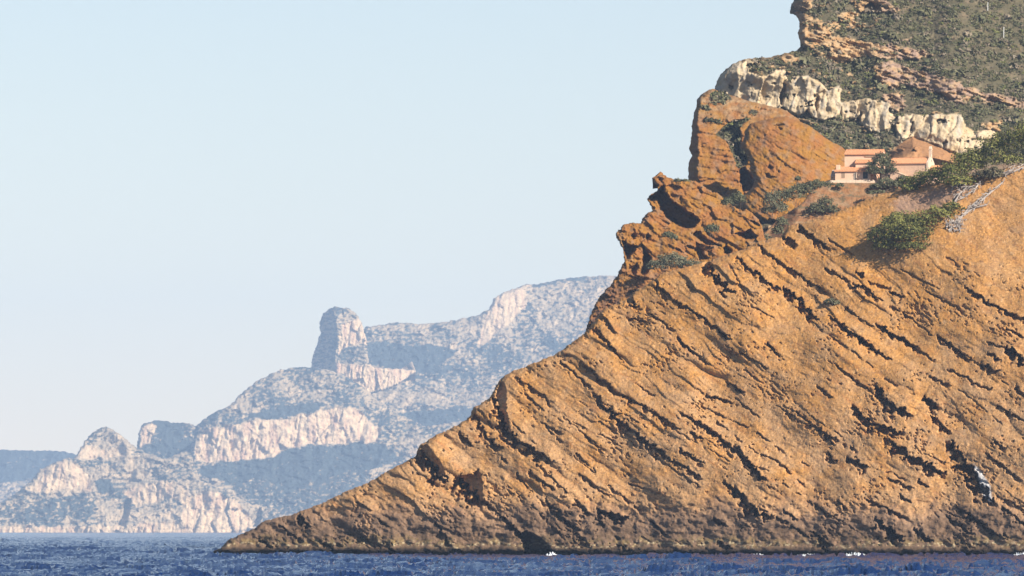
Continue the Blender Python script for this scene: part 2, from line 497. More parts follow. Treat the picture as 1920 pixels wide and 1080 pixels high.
def notch(PX, PY, mpp):
    d = sdf_local(PX, PY, zm(0, 720, 3, [(655, 800), (665, 700), (700, 660), (740, 640), (728, 720), (705, 800)]), 15)
    e = sdf_local(PX, PY, zm(0, 720, 3, [(1415, 800), (1430, 720), (1470, 690), (1465, 760), (1450, 810)]), 15)
    return 26 * mpp * (sst(-1, 3, d) + sst(-1, 3, e))
far_mass('sea_cliff', [(-320, 1012), (-320, 935), (-100, 940), (0, 945), (30, 925), (60, 900), (75, 880), (110, 865), (128, 858), (140, 862), (148, 845),
                       (165, 820), (185, 803), (200, 800), (225, 815), (250, 835), (275, 850), (310, 862), (345, 845), (358, 850), (375, 900),
                       (400, 912), (430, 925), (470, 945), (500, 950), (520, 955), (532, 970), (560, 1012)], 16500,
         [(zm(0, 720, 3, [(530, 545), (620, 530), (640, 590), (560, 625)]), 0.1, 0),
          (zm(0, 720, 3, [(60, 760), (230, 650), (480, 610), (560, 700), (480, 780), (380, 740), (330, 800), (60, 790)]), 0.34, 0),
          (zm(0, 720, 3, [(780, 480), (900, 440), (1080, 380), (1100, 480), (1080, 560), (900, 520)]), 0.55, 0),
          (zm(0, 720, 3, [(170, 600), (240, 470), (370, 420), (440, 460), (500, 500), (520, 600), (380, 590), (260, 620)]), 0.96, 0.7),
          (zm(0, 720, 3, [(440, 380), (490, 350), (600, 370), (690, 350), (720, 400), (600, 420), (450, 420)]), 0.95, 0.6),
          (zm(0, 720, 3, [(700, 600), (820, 560), (980, 540), (1060, 600), (1060, 700), (960, 640), (760, 700)]), 0.85, 0.7),
          (zm(0, 720, 3, [(1060, 640), (1200, 600), (1340, 660), (1420, 760), (1420, 850), (700, 850), (720, 790), (1000, 770)]), 0.88, 0.9),
          (zm(0, 720, 3, [(-900, 800), (330, 800), (700, 790), (700, 860), (-900, 860)]), 0.9, 0.9)],
         0.64, 250, 1.0, ((2.2, 9.0, 5), (1.2, 3.5, 6)), (6, 30), 1.55, notch)

# ------------------------------------------------------------------ scrub-covered hill with limestone bands, 2.4 to 2.6 km
ORANGE = (0.50, 0.23, 0.075); LIME = (0.70, 0.54, 0.34); SCRUBG = (0.125, 0.106, 0.060); TAN = (0.52, 0.34, 0.18)
Hz = lambda pts: zm(1280, 0, 3, pts)
LIME_BANDS = [
    Hz([(180, 500), (195, 440), (290, 360), (370, 340), (400, 350), (360, 410), (440, 430), (480, 440), (520, 400), (565, 390), (590, 460), (640, 440), (700, 430), (770, 470),
        (820, 520), (880, 485), (890, 590), (875, 650), (790, 672), (735, 655), (700, 610), (660, 645), (610, 625), (560, 590), (540, 612), (440, 590), (330, 555), (260, 530)]),
    Hz([(892, 590), (960, 572), (1040, 560), (1100, 570), (1165, 585), (1150, 620), (1190, 660), (1160, 715), (1110, 745), (1060, 740), (1020, 700), (990, 660), (900, 668)]),
    Hz([(1200, 700), (1215, 655), (1300, 650), (1420, 650), (1560, 650), (1590, 720), (1640, 760), (1700, 735), (1750, 740), (1755, 780), (1640, 850), (1560, 868), (1480, 830),
        (1380, 790), (1300, 762), (1220, 782)])]
ORANGE_BANDS = [
    Hz([(640, 60), (700, 90), (760, 130), (880, 140), (860, 170), (800, 200), (900, 220), (1060, 250), (1390, 300), (1300, 330), (1000, 310), (880, 352), (810, 320), (850, 255), (700, 262), (640, 180)]),
    Hz([(885, 85), (940, 70), (980, 85), (940, 110), (1000, 150), (960, 150)]),
    Hz([(1080, 380), (1160, 350), (1300, 400), (1500, 450), (1640, 510), (1740, 535), (1930, 580), (1930, 610), (1740, 575), (1620, 545), (1580, 580), (1500, 560), (1380, 500), (1290, 475), (1180, 485), (1110, 485)]),
    Hz([(1130, 540), (1230, 530), (1240, 600), (1190, 630), (1150, 580)]),
    Hz([(540, 330), (600, 310), (650, 330), (600, 360)]),
    Hz([(980, 40), (1010, 10), (1060, -20), (1120, 10), (1220, 60), (1130, 60), (1000, 62)]),
    Hz([(1690, 700), (1790, 690), (1770, 740), (1720, 740)]),
    Hz([(630, -60), (700, -60), (720, 40), (650, 60)])]
EARTH_BANDS = [Hz([(250, 555), (330, 560), (540, 615), (460, 645), (310, 605)]),
               Hz([(1165, 860), (1215, 810), (1290, 762), (1380, 792), (1480, 832), (1560, 880), (1560, 960), (1100, 960)])]
HILL_CAVES = [(Hz([(1015, 48), (1055, 5), (1120, 48), (1070, 60)]), 9.0), (Hz([(1380, 500), (1500, 545), (1560, 560), (1480, 572)]), 4.0),
              (Hz([(1720, 555), (1800, 580), (1890, 602), (1780, 596)]), 3.0), (Hz([(540, 560), (560, 600), (590, 470), (565, 470)]), 7.0),
              (Hz([(735, 590), (760, 530), (770, 545), (755, 630)]), 4.0), (Hz([(1275, 740), (1295, 680), (1300, 690), (1290, 750)]), 3.0),
              (Hz([(340, 460), (385, 455), (385, 475)]), 2.0), (Hz([(975, 680), (1000, 620), (1010, 640), (1000, 690)]), 4.0)]
hill_poly = [(1330, 480), (1338, 180), (1341, 160), (1347, 146), (1360, 130), (1380, 117), (1400, 110), (1440, 108), (1470, 101), (1490, 95), (1502, 90), (1501, 80),
             (1496, 63), (1500, 52), (1499, 40), (1494, 28), (1486, 29), (1481, 22), (1483, 10), (1492, -8), (1500, -40), (1530, -120), (2720, -120), (2720, 480)]
hill = {}
def hill_fields(PX, PY):
    wx = PX + 3.5 * fbm(PX / 14.0, PY / 14.0, 3, 301); wy = PY + 3.0 * fbm(PX / 14.0, PY / 14.0, 3, 305)
    z = np.zeros(PX.shape, np.float32)
    lime = z.copy(); orange = z.copy(); earth = z.copy()
    for p in LIME_BANDS: lime = np.maximum(lime, sst(-1.0, 1.0, sdf_local(wx, wy, p, 14) + 2.5 + 3.0 * fbm(PX / 8.0, PY / 9.0, 3, 308)))
    for p in ORANGE_BANDS: orange = np.maximum(orange, sst(-1.5, 2.0, sdf_local(wx, wy, p, 12) + 3.2 + 4.0 * fbm(PX / 9.0, PY / 4.0, 3, 312)))
    for p in EARTH_BANDS: earth = np.maximum(earth, sst(-1.5, 2.0, sdf_local(wx, wy, p, 12)))
    # small bare patches through the scrub
    n = fbm(PX / 26.0, PY / 13.0, 4, 320, 0.6)
    bare = sst(0.34, 0.44, n + 0.12 * sst(1640, 1500, PX)) * (1 - 0.75 * sst(1650, 1750, PX - 0.6 * PY + 40))
    orange = np.maximum(orange, bare * (1 - lime) * 0.9)
    # bushes growing in the limestone faces
    tuft = sst(0.46, 0.54, fbm(PX / 24.0, PY / 17.0, 4, 330, 0.6))
    lime = lime * (1 - 0.9 * tuft)
    return lime, orange * (1 - lime), earth * (1 - lime)
def hill_depth(PX, PY, d):
    lime, orange, earth = hill_fields(PX, PY)
    hill['f'] = lime, orange, earth
    mpp = 2500 / F
    cot = np.full(PX.shape, 1.45, np.float32)
    cot = mix(cot, 0.10, lime); cot = mix(cot, 0.75, orange)
    Y = 2400 + climb(PY, cot, 2500, 34)
    Y = Y - mpp * 22 * fbm(PX / 150.0, PY / 120.0, 2, 345) - mpp * 6 * fbm(PX / 30.0, PY / 24.0, 3, 348)
    # limestone: tall rounded buttresses standing proud of the slope
    prox = np.zeros(PX.shape, np.float32)
    for p in LIME_BANDS:
        s = np.clip((sdf_local(PX, PY, p, 8) + 3.0) / 3.5, 0, 1)
        prox = np.maximum(prox, np.sqrt(s * (2 - s)))
    warp = PX + 0.25 * (PY - 170) + 5 * fbm(PX / 40.0, PY / 40.0, 2, 351)
    cell = np.abs(np.sin(warp / 34.0 * np.pi + 1.8 * perlin(PX / 50.0, PY / 200.0, 352)))
    but = cell * 3 + 6.0 * facets(warp / 21.0, PY / 50.0, 354, 1.2) + 1.8 * facets(PX / 8.0, PY / 18.0, 355, 1.2)
    Y = Y - mpp * lime * prox * (but + 9)
    Y = Y - mpp * lime * (1.3 * fbm(PX / 10.0, PY / 22.0, 3, 356) + 0.9 * np.abs(fbm(PX / 22.0, PY / 4.0, 2, 358)) - 5.0 * np.maximum(ridged(PX / 26.0 + PY / 160.0, PY / 150.0, 2, 359) - 0.5, 0))
    Y = Y - mpp * orange * (8.0 + 3.0 * fbm(PX / 12.0, PY / 6.0, 3, 360) + 8.0 * facets(PX / 14.0 , PY / 6.0 - PX / 40.0, 361, 1.0))
    Y = Y - 6.0 * orange * (strata(PX, PY, 0.30, ((14, 0.8, 40), (6, 0.4, 20)), 364, 6))
    Y = Y - mpp * (1 - lime) * (1 - orange) * 3.0 * fbm(PX / 8.0, PY / 6.0, 3, 366)
    # mound of earth behind the chapel stands forward
    m = sdf_local(PX, PY, EARTH_BANDS[1], 10)
    Y = Y - 14.0 * sst(-1, 28, m)
    R = np.zeros(PX.shape, np.float32)
    carve_holes(PX, PY, R, HILL_CAVES)
    # the beaked prow at the top left turns away from the sun
    w = np.maximum(1508 + 0.05 * (PY - 40) + 3 * fbm(PX / 9.0, PY / 9.0, 2, 371) - PX, 0) * (PY < 96)
    R += 2.0 * w * mpp
    return Y + R
def hill_colour(PX, PY, d):
    lime, orange, earth = hill['f']
    C = np.zeros(PX.shape + (3,), np.float32) + np.array(SCRUBG, np.float32)
    C = mixc(C, (0.21, 0.165, 0.10), np.clip(0.15 + 1.0 * fbm(PX / 45.0, PY / 25.0, 4, 380), 0, 0.8))
    oc = np.zeros_like(C) + np.array((0.50, 0.29, 0.13), np.float32)
    oc = mixc(oc, (0.56, 0.39, 0.22), np.clip(0.5 + 1.2 * fbm(PX / 16.0, PY / 7.0, 3, 384), 0, 1))
    oc = mixc(oc, (0.40, 0.27, 0.20), sst(1640, 1660, PX) * (PY < 205) * np.clip(0.6 + fbm(PX / 14., PY / 9., 3, 386), 0, 1))
    C = C + (oc - C) * orange[..., None]
    C = mixc(C, (0.46, 0.235, 0.105), earth)
    lc = np.zeros_like(C) + np.array(LIME, np.float32)
    lc = mixc(lc, (0.50, 0.44, 0.36), np.clip(0.0 + 1.3 * fbm(PX / 14.0, PY / 26.0, 3, 390), 0, 0.8))
    lc = mixc(lc, (0.58, 0.40, 0.20), np.clip(-0.15 + 1.2 * fbm(PX / 18.0, PY / 18.0, 3, 394), 0, 0.6))
    C = C + (lc - C) * lime[..., None]
    C = mixc(C, (0.55, 0.30, 0.12), (1 - lime) * sst(12, 0, d) * 0.3)
    return C
hill_obj, hill_grid = rock_mass('hill', hill_poly, 1.6, hill_depth, hill_colour, M_HILL, ((1.6, 9.0, 6), (0.8, 4.0, 7)), (7, 7), 60.0, (1300, 2720, -58, 470))

# ------------------------------------------------------------------ red pillar and red dome, about 2.3 km
def red_colour(seed, bright=1.0):
    def f(PX, PY, d):
        C = np.zeros(PX.shape + (3,), np.float32) + np.array((0.47, 0.195, 0.055), np.float32) * bright
        C = mixc(C, (0.50, 0.235, 0.040), np.clip(0.45 + 1.3 * fbm(PX / 34.0, PY / 28.0, 4, seed), 0, 1))
        C = mixc(C, (0.30, 0.13, 0.06), np.clip(-0.15 + 0.9 * fbm((PX + PY) / 40.0, (PY - 0.7 * PX) / 9.0, 4, seed + 5), 0, 0.6))
        C = mixc(C, (0.40, 0.26, 0.16), np.clip(-0.1 + 1.2 * fbm(PX / 15.0, PY / 15.0, 3, seed + 9), 0, 0.5))
        return C
    return f

Dz = lambda pts: zm(1280, 160, 6, pts)
pillar_poly = [(1300, 420), (1293, 345), (1290, 332), (1291, 308), (1298, 291), (1292, 280), (1297, 254), (1298, 230), (1301, 211), (1308, 198), (1305, 190),
               (1312, 180), (1322, 172), (1335, 166), (1360, 176), (1420, 193), (1470, 205), (1500, 225), (1500, 420)]
pillar_veg = [Dz([(360, 560), (440, 480), (560, 390), (760, 370), (700, 420), (640, 470), (660, 560), (650, 700), (740, 800), (720, 900), (620, 940), (560, 780), (490, 620)]),
              Dz([(330, 90), (500, 80), (560, 160), (480, 160), (500, 220), (440, 200), (330, 150)]), Dz([(170, 240), (300, 220), (290, 300)]),
              Dz([(310, 190), (390, 190), (370, 240)]), Dz([(710, 290), (830, 300), (800, 345)]), Dz([(230, 370), (420, 400), (450, 440), (260, 400)])]
pil = {}
def pillar_depth(PX, PY, d):
    mpp = 2330 / F
    wx = PX + 2 * fbm(PX / 8.0, PY / 8.0, 2, 401); wy = PY + 2 * fbm(PX / 8.0, PY / 8.0, 2, 403)
    v = np.zeros(PX.shape, np.float32)
    for p in pillar_veg: v = np.maximum(v, sst(-1, 1.5, sdf_local(wx, wy, p, 10)))
    pil['v'] = v
    cot = mix(0.55, 1.2, sst(300, 215, PY))
    Y = 2330 + climb(PY, cot, 2330, 3)
    Y = Y + strata(PX, PY, 0.22, ((22, 1.3, 60), (9, 0.6, 30)), 410, 6) - mpp * 5 * fbm(PX / 28.0, PY / 22.0, 4, 415) - mpp * 5 * facets(PX / 22.0, PY / 14.0, 416, 0.9) - mpp * 1.2 * facets(PX / 6.0, PY / 4.5, 417, 1.2)
    Y = Y + 9 * sst(-2, 12, sdf_local(PX, PY, pillar_veg[0], 10))
    Y = Y + 3.0 * mpp * np.maximum(1309 + 4 * fbm(PY / 14.0, PY * 0, 2, 418) - PX, 0) * (PY > 192)
    R = np.zeros(PX.shape, np.float32)
    carve_holes(PX, PY, R, [(Dz([(640, 940), (700, 920), (760, 980), (820, 1080), (780, 1180), (680, 1200), (640, 1080)]), 12.0)])
    return Y + R
def pillar_colour(PX, PY, d):
    C = red_colour(420)(PX, PY, d)
    C = mixc(C, (0.52, 0.33, 0.17), sst(250, 190, PY) * np.clip(0.55 + fbm(PX / 14.0, PY / 8.0, 3, 425), 0, 1))
    return mixc(C, (0.10, 0.095, 0.05), pil['v'])
pillar_obj, pillar_grid = rock_mass('red_pillar', pillar_poly, 1.5, pillar_depth, pillar_colour, M_MID, ((1.3, 8.0, 8), (0.6, 3.5, 9)), (9, 9), 30.0)

dome_poly = Dz([(640, 700), (700, 570), (690, 520), (750, 440), (830, 410), (960, 380), (1060, 356), (1160, 348), (1250, 385), (1400, 440), (1500, 510), (1650, 620), (1800, 700), (1900, 800), (2000, 1000),
                (2000, 1500), (960, 1560), (720, 1440), (670, 1380), (650, 1330), (670, 1240), (760, 1180), (820, 1080), (760, 980), (765, 900), (740, 830), (700, 750)])
dome_holes = [(Dz([(1000, 455), (1060, 440), (1130, 430), (1150, 450), (1090, 460), (1140, 490), (1110, 510), (1060, 475)]), 2.2),
              (Dz([(945, 920), (985, 895), (1020, 925), (985, 955)]), 3.5), (Dz([(930, 990), (965, 980), (990, 1015), (1060, 1035), (990, 1050), (940, 1030)]), 2.8),
              (Dz([(1055, 950), (1085, 960), (1115, 990), (1070, 992)]), 2.5), (Dz([(700, 545), (740, 545), (745, 575), (710, 570)]), 1.8),
              (Dz([(850, 585), (930, 600), (990, 650), (900, 620)]), 0.7), (Dz([(1060, 770), (1000, 775), (960, 765)]), 0.7)]
def dome_depth(PX, PY, d):
    mpp = 2270 / F
    Y = 2262 + climb(PY, np.full(PX.shape, 0.62, np.float32) + 0.7 * sst(265, 215, PY), 2270)
    Y = Y + 0.0045 * mpp * np.square(PX - 1470)
    Y = Y - mpp * 4.0 * fbm(PX / 36.0, PY / 30.0, 4, 440) + strata(PX, PY, 0.62, ((26, 0.9, 80), (10, 0.6, 50), (5, 0.3, 25)), 444, 8) - mpp * 2.2 * facets(PX / 14.0 + PY / 40.0, PY / 8.0 - PX / 16.0, 446, 1.0) - mpp * 1.1 * facets(PX / 6.0, PY / 4.5, 447, 1.2)
    R = np.zeros(PX.shape, np.float32)
    carve_holes(PX, PY, R, dome_holes)
    return Y + R
rock_mass('red_dome', dome_poly, 1.5, dome_depth, red_colour(450, 1.04), M_MID, ((1.2, 9.0, 10), (0.5, 3.5, 11)), (10, 7), 30.0)

# ------------------------------------------------------------------ eagle-headed crag, about 2.1 km
Ez = lambda pts: zm(1140, 320, 6, pts)
crag_poly = [(1085, 700), (1097, 626), (1106, 592), (1120, 562), (1148, 530), (1162, 508), (1171, 486), (1168, 467), (1160, 450)] + \
    Ez([(85, 720), (90, 690), (150, 650), (155, 605), (230, 595), (310, 592), (370, 583), (400, 540), (420, 490), (500, 455), (492, 395), (447, 345), (437, 305), (540, 240), (575, 190),
        (530, 145), (487, 97), (560, 45), (640, 62), (730, 95), (900, 105), (1000, 120), (1150, 225), (1230, 255), (1370, 365), (1500, 465), (1560, 430), (1640, 490), (1735, 620), (1760, 760), (1800, 1000), (1800, 1500)]) + [(1400, 700)]
crag_holes = [(Ez([(575, 195), (620, 160), (650, 240), (740, 350), (850, 420), (960, 490), (1035, 560), (980, 640), (870, 655), (760, 610), (660, 540), (590, 440), (550, 340), (480, 345), (420, 340), (420, 300), (540, 235)]), 13.0),
              (Ez([(940, 710), (990, 668), (1050, 700), (1120, 770), (1290, 850), (1100, 832), (1000, 765)]), 5.0),
              (Ez([(1290, 870), (1330, 815), (1370, 880), (1425, 905), (1340, 950), (1300, 930)]), 6.0),
              (Ez([(1425, 710), (1520, 690), (1600, 655), (1685, 735), (1660, 775), (1540, 775)]), 7.0),
              (Ez([(870, 790), (900, 840), (990, 870), (985, 800), (1060, 890), (1130, 990), (1020, 1010), (990, 910), (890, 860)]), 5.0),
              (Ez([(1565, 540), (1640, 560), (1715, 625), (1650, 610)]), 3.5), (Ez([(420, 720), (450, 695), (478, 740), (430, 810)]), 4.5),
              (Ez([(250, 720), (290, 695), (318, 740), (280, 778)]), 3.0), (Ez([(150, 770), (240, 830), (330, 855), (290, 930), (200, 1010), (180, 900)]), 9.0),
              (Ez([(385, 840), (440, 900), (490, 975), (480, 1100), (400, 1200), (360, 1160), (390, 1000)]), 9.0),
              (Ez([(560, 90), (600, 75), (640, 85), (610, 130), (580, 120)]), 2.0), (Ez([(230, 1090), (330, 1040), (350, 1090), (300, 1180), (240, 1160)]), 4.0),
              (Ez([(700, 850), (740, 850), (880, 935), (800, 910)]), 2.5), (Ez([(490, 400), (535, 400), (530, 440), (505, 450)]), 4.0)]
def crag_depth(PX, PY, d):
    mpp = 2120 / F
    Y = 2105 + climb(PY, np.full(PX.shape, 0.55, np.float32), 2120)
    Y = Y - mpp * (9 * fbm(PX / 60.0, PY / 50.0, 2, 470) + 2.0 * fbm(PX / 14.0, PY / 12.0, 4, 474))
    Y = Y + strata(PX, PY, 0.62, ((30, 1.0, 90), (12, 0.4, 50), (5, 0.18, 30)), 478, 8)
    Y = Y - mpp * (7.5 * facets(PX / 34.0 + PY / 60.0, PY / 19.0 - PX / 34.0, 475, 0.9) + 1.6 * facets(PX / 11.0 + PY / 30.0, PY / 7.0 - PX / 13.0, 476, 1.0) + 1.3 * facets(PX / 6.0, PY / 4.5, 477, 1.2))
    out = sst(1212, 1196, PX) * sst(400, 425, PY)
    Y = Y - out * mpp * 10 * np.abs(fbm(PX / 9.0, PY / 9.0, 3, 480))
    R = np.zeros(PX.shape, np.float32)
    carve_holes(PX, PY, R, crag_holes)
    return Y + R
def crag_colour(PX, PY, d):
    C = red_colour(485)(PX, PY, d)
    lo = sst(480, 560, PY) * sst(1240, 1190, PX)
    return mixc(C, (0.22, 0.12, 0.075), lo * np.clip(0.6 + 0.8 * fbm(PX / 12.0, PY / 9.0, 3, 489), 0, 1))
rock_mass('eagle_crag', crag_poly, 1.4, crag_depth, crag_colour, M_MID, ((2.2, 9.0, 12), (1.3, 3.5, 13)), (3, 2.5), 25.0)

# ------------------------------------------------------------------ earth slope and terrace under the house, about 2.16 km
HOUSE_Y = 2165.0
TERR_PY = 338.5
slope_poly = [(1340, 600), (1385, 500), (1410, 470), (1430, 440), (1462, 408), (1500, 385), (1530, 350), (1552, 337), (1600, 336), (1700, 335), (1790, 320), (2080, 280), (2720, 220), (2720, 520), (1600, 520), (1480, 560)]
def slope_depth(PX, PY, d):
    mpp = HOUSE_Y / F
    cot = mix(1.15, 22.0, sst(343, 339, PY))
    c = climb(PY, cot, HOUSE_Y, 3)
    # depth 2166 at the terrace lip
    Y = 2163 + c - (np.interp(342.0, PY[:, 0], c[:, c.shape[1] // 3]))
    Y = Y - mpp * (5 * fbm(PX / 45.0, PY / 30.0, 3, 500) + 1.6 * fbm(PX / 9.0, PY / 7.0, 3, 503)) * sst(338, 352, PY)
    g = sdf_local(PX, PY, [(1400, 480), (1440, 400), (1475, 385), (1480, 400), (1450, 440), (1420, 500)], 25)
    return Y + 6 * sst(-20, 8, g)
def slope_colour(PX, PY, d):
    C = np.zeros(PX.shape + (3,), np.float32) + np.array((0.46, 0.215, 0.085), np.float32)
    C = mixc(C, (0.48, 0.31, 0.17), np.clip(0.25 + 1.2 * fbm(PX / 22.0, PY / 9.0, 4, 510), 0, 0.9))
    C = mixc(C, (0.33, 0.18, 0.11), np.clip(-0.1 + 1.2 * fbm(PX / 30.0, PY / 18.0, 3, 514), 0, 0.7))
    C = mixc(C, (0.17, 0.15, 0.085), sst(0.24, 0.4, fbm(PX / 13.0, PY / 7.0, 3, 517)) * 0.7)
    return mixc(C, (0.52, 0.36, 0.22), sst(346, 341, PY) * 0.7)
rock_mass('earth_slope', slope_poly, 1.8, slope_depth, slope_colour, M_MID, ((0.8, 9.0, 14),), (3, 1.0), 25.0)

# ------------------------------------------------------------------ the near rocky point, 1.8 to 1.9 km
point_poly = [(364, 1052), (380, 1043), (400, 1034), (415, 1027), (428, 1012), (440, 1007), (478, 990), (494, 977), (520, 971), (545, 965), (600, 945), (640, 925), (690, 905), (730, 881), (778, 857),
              (788, 834), (820, 815), (855, 798), (880, 783), (888, 765), (920, 745), (930, 722), (948, 702), (1000, 681), (1040, 665), (1094, 627), (1114, 604), (1128, 581),
              (1178, 560), (1190, 546), (1226, 525), (1240, 513), (1330, 489), (1400, 465), (1420, 453), (1464, 444), (1478, 425), (1560, 401), (1600, 386), (1650, 363),
              (1690, 356), (1800, 335), (1900, 312), (2090, 285), (2720, 190), (2720, 1080), (364, 1080)]
A6 = lambda *p: zm(380, 720, 3, p)
A7 = lambda *p: zm(900, 600, 2.25, p)
A8 = lambda *p: zm(1380, 600, 2.25, p)
A2 = lambda *p: zm(1080, 300, 3, p)
CREV = [
    (A6((1215, 350), (1290, 450), (1365, 540)), 23), (A6((1440, 530), (1530, 620), (1580, 670)), 23), (A6((1450, 270), (1515, 350)), 9),
    (A6((1540, 170), (1600, 290), (1680, 360)), 12), (A6((1640, 60), (1690, 180), (1725, 305)), 15), (A6((1735, 280), (1850, 360), (1960, 420)), 15),
    (A6((540, 740), (610, 795)), 12), (A6((485, 830), (565, 885)), 7), (A6((665, 880), (755, 945)), 7), (A6((325, 870), (395, 915)), 9), (A6((430, 790), (480, 820)), 5),
    (A6((1315, 775), (1395, 905)), 7), (A6((895, 850), (960, 900)), 6), (A6((1580, 650), (1700, 760), (1850, 900)), 6), (A6((860, 660), (950, 710)), 4), (A6((990, 760), (1050, 800)), 5),
    (A7((490, 320), (590, 420), (720, 520), (810, 590)), 12), (A7((430, 175), (560, 290), (700, 370), (840, 455)), 8.5), (A7((340, 170), (470, 285)), 6.5), (A7((490, 30), (600, 165)), 7),
    (A7((835, 75), (965, 185)), 5.5), (A7((825, 590), (930, 665)), 9), (A7((845, 545), (945, 605)), 8), (A7((860, 395), (960, 450), (1080, 550), (1205, 670)), 10.5),
    (A7((1035, 680), (1110, 740), (1195, 825)), 12), (A7((500, 790), (620, 835)), 15), (A7((275, 755), (345, 815)), 9), (A7((340, 825), (420, 885)), 8), (A7((210, 635), (315, 715)), 7),
    (A7((415, 645), (545, 745)), 5), (A7((1040, 260), (1115, 302)), 6), (A7((955, 315), (1065, 345)), 7), (A7((890, 470), (940, 500)), 9), (A7((985, 835), (1045, 865)), 8),
    (A7((1005, 930), (1065, 965)), 8), (A7((585, 945), (635, 975)), 8), (A7((725, 845), (775, 895)), 6), (A7((150, 240), (270, 320), (300, 360)), 6), (A7((190, 310), (270, 380)), 5),
    (A7((260, 430), (350, 480)), 5), (A7((440, 480), (520, 560)), 4), (A7((630, 690), (760, 730)), 4), (A7((100, 830), (200, 930)), 6),
    (A8((455, 25), (560, 100), (655, 165)), 7.5), (A8((605, 25), (700, 80), (835, 165)), 6.5), (A8((855, 65), (930, 120), (990, 165)), 9), (A8((1150, 110), (1230, 180)), 17),
    (A8((1035, 185), (1105, 215)), 9), (A8((1065, 135), (1115, 165)), 8), (A8((815, 235), (905, 275)), 6), (A8((895, 205), (995, 255)), 5.5), (A8((600, 275), (640, 340), (735, 395)), 17),
    (A8((500, 365), (560, 430), (695, 475)), 14), (A8((795, 325), (860, 365)), 14), (A8((825, 405), (905, 475)), 9.5), (A8((645, 505), (740, 570), (880, 645)), 16), (A8((475, 575), (560, 620)), 14),
    (A8((915, 515), (1000, 630), (1090, 765)), 21), (A8((935, 785), (1115, 915)), 9), (A8((885, 825), (1005, 905)), 7), (A8((595, 835), (705, 925)), 17), (A8((555, 755), (725, 835)), 8),
    (A8((755, 875), (835, 935)), 9), (A8((325, 895), (405, 945)), 11), (A8((5, 710), (60, 800), (155, 825)), 12), (A8((335, 775), (405, 835)), 7), (A8((355, 455), (415, 525)), 7.5),
    (A8((385, 560), (425, 600)), 8), (A8((135, 95), (185, 155)), 6), (A8((345, 275), (405, 325)), 6.5), (A8((20, 135), (135, 205)), 4.5), (A8((235, 375), (415, 505)), 4.5), (A8((415, 185), (575, 305)), 5),
    (A8((-5, 275), (30, 300)), 6), (A8((0, 530), (60, 600), (125, 675)), 10), (A8((640, 665), (750, 710)), 6), (A8((1090, 510), (1140, 540)), 6), (A8((1140, 30), (1215, 70)), 5), (A8((990, 260), (1080, 290)), 5),
    (A8((1180, 280), (1225, 320)), 7), (A8((200, 800), (260, 840)), 8), (A8((690, 735), (740, 770)), 7), (A8((770, 670), (815, 705)), 7), (A8((0, 330), (100, 410)), 4), (A8((430, 760), (470, 800)), 7),
    (A2((440, 675), (535, 775)), 9), (A2((555, 785), (700, 870), (865, 1005)), 8), (A2((735, 565), (800, 660), (895, 735)), 17), (A2((915, 545), (1000, 620), (1155, 735)), 10),
    (A2((1175, 715), (1260, 780), (1365, 895)), 14), (A2((1025, 475), (1160, 580), (1320, 690), (1415, 745)), 7), (A2((1255, 365), (1340, 430), (1425, 495)), 11), (A2((1420, 440), (1565, 535)), 4.5),
    (A2((1170, 425), (1245, 475)), 11), (A2((1405, 605), (1505, 665)), 6.5), (A2((1545, 715), (1620, 700), (1695, 785)), 8), (A2((1575, 625), (1625, 645)), 9), (A2((1765, 740), (1845, 765)), 8),
    (A2((1425, 875), (1560, 970), (1705, 1085)), 9.5), (A2((1695, 925), (1925, 1055)), 8), (A2((290, 735), (345, 825)), 11), (A2((295, 890), (400, 905)), 6), (A2((95, 945), (205, 1055)), 7),
    (A2((125, 845), (225, 965)), 7), (A2((575, 995), (665, 1085)), 6.5), (A2((1085, 1025), (1125, 1085)), 7), (A2((805, 955), (875, 1005)), 8), (A2((980, 810), (1110, 890)), 4), (A2((1640, 680), (1770, 720)), 5),
    (A2((400, 850), (560, 960)), 5), (A2((1520, 830), (1570, 870)), 7), (A2((620, 690), (680, 740)), 4), (A2((870, 590), (960, 760)), 3.5),
    ([(1812, 537), (1860, 570), (1925, 600)], 9), ([(1735, 545), (1800, 578)], 4), ([(1775, 480), (1800, 500)], 4), ([(1690, 505), (1760, 540)], 3.5), ([(1850, 640), (1915, 665)], 4), ([(1600, 590), (1640, 612)], 4),
    ([(1870, 760), (1920, 790)], 7), ([(1850, 850), (1915, 900)], 6), ([(1880, 950), (1925, 985)], 8)]
def long_beds():
    rng = random.Random(12); out = []
    for i in range(60):
        x = rng.uniform(880, 1850); y = rng.uniform(480, 960)
        if y < 1160 - 0.42 * x + 40 - 0.12 * max(x - 1100, 0): y += 260
        if y - 640 + 0.55 * (x - 1400) > 40 and rng.random() < 0.75: continue
        L = rng.uniform(90, 330); sl = rng.gauss(0.68, 0.06) + (0.25 if x < 1050 else 0)
        n = max(3, int(L / 45)); pts = []
        for j in range(n + 1):
            t = j / n
            pts.append((x + L * t, y + L * t * sl + rng.gauss(0, 4)))
        out.append((pts, rng.choice((3.0, 3.5, 4.0, 5.0, 6.5))))
    return out
LONG_BEDS = long_beds()
POINT_HOLES = [(A7((170, 900), (200, 890), (260, 920), (300, 965), (300, 1010), (190, 1010)), 9.0), (A6((1530, 500), (1550, 480), (1575, 560), (1570, 670), (1520, 640), (1440, 590), (1440, 520)), 4.0),
               (A7((55, 330), (90, 240), (110, 300), (110, 380), (130, 470), (110, 500), (90, 440)), 3.0), (A6((1215, 350), (1260, 340), (1330, 430), (1370, 520), (1320, 540)), 2.5)]
def point_base(PX):
    return 1910.0 - 112.0 * np.clip((PX - 395) / 1525.0, -0.2, 1.6)
pt = {}
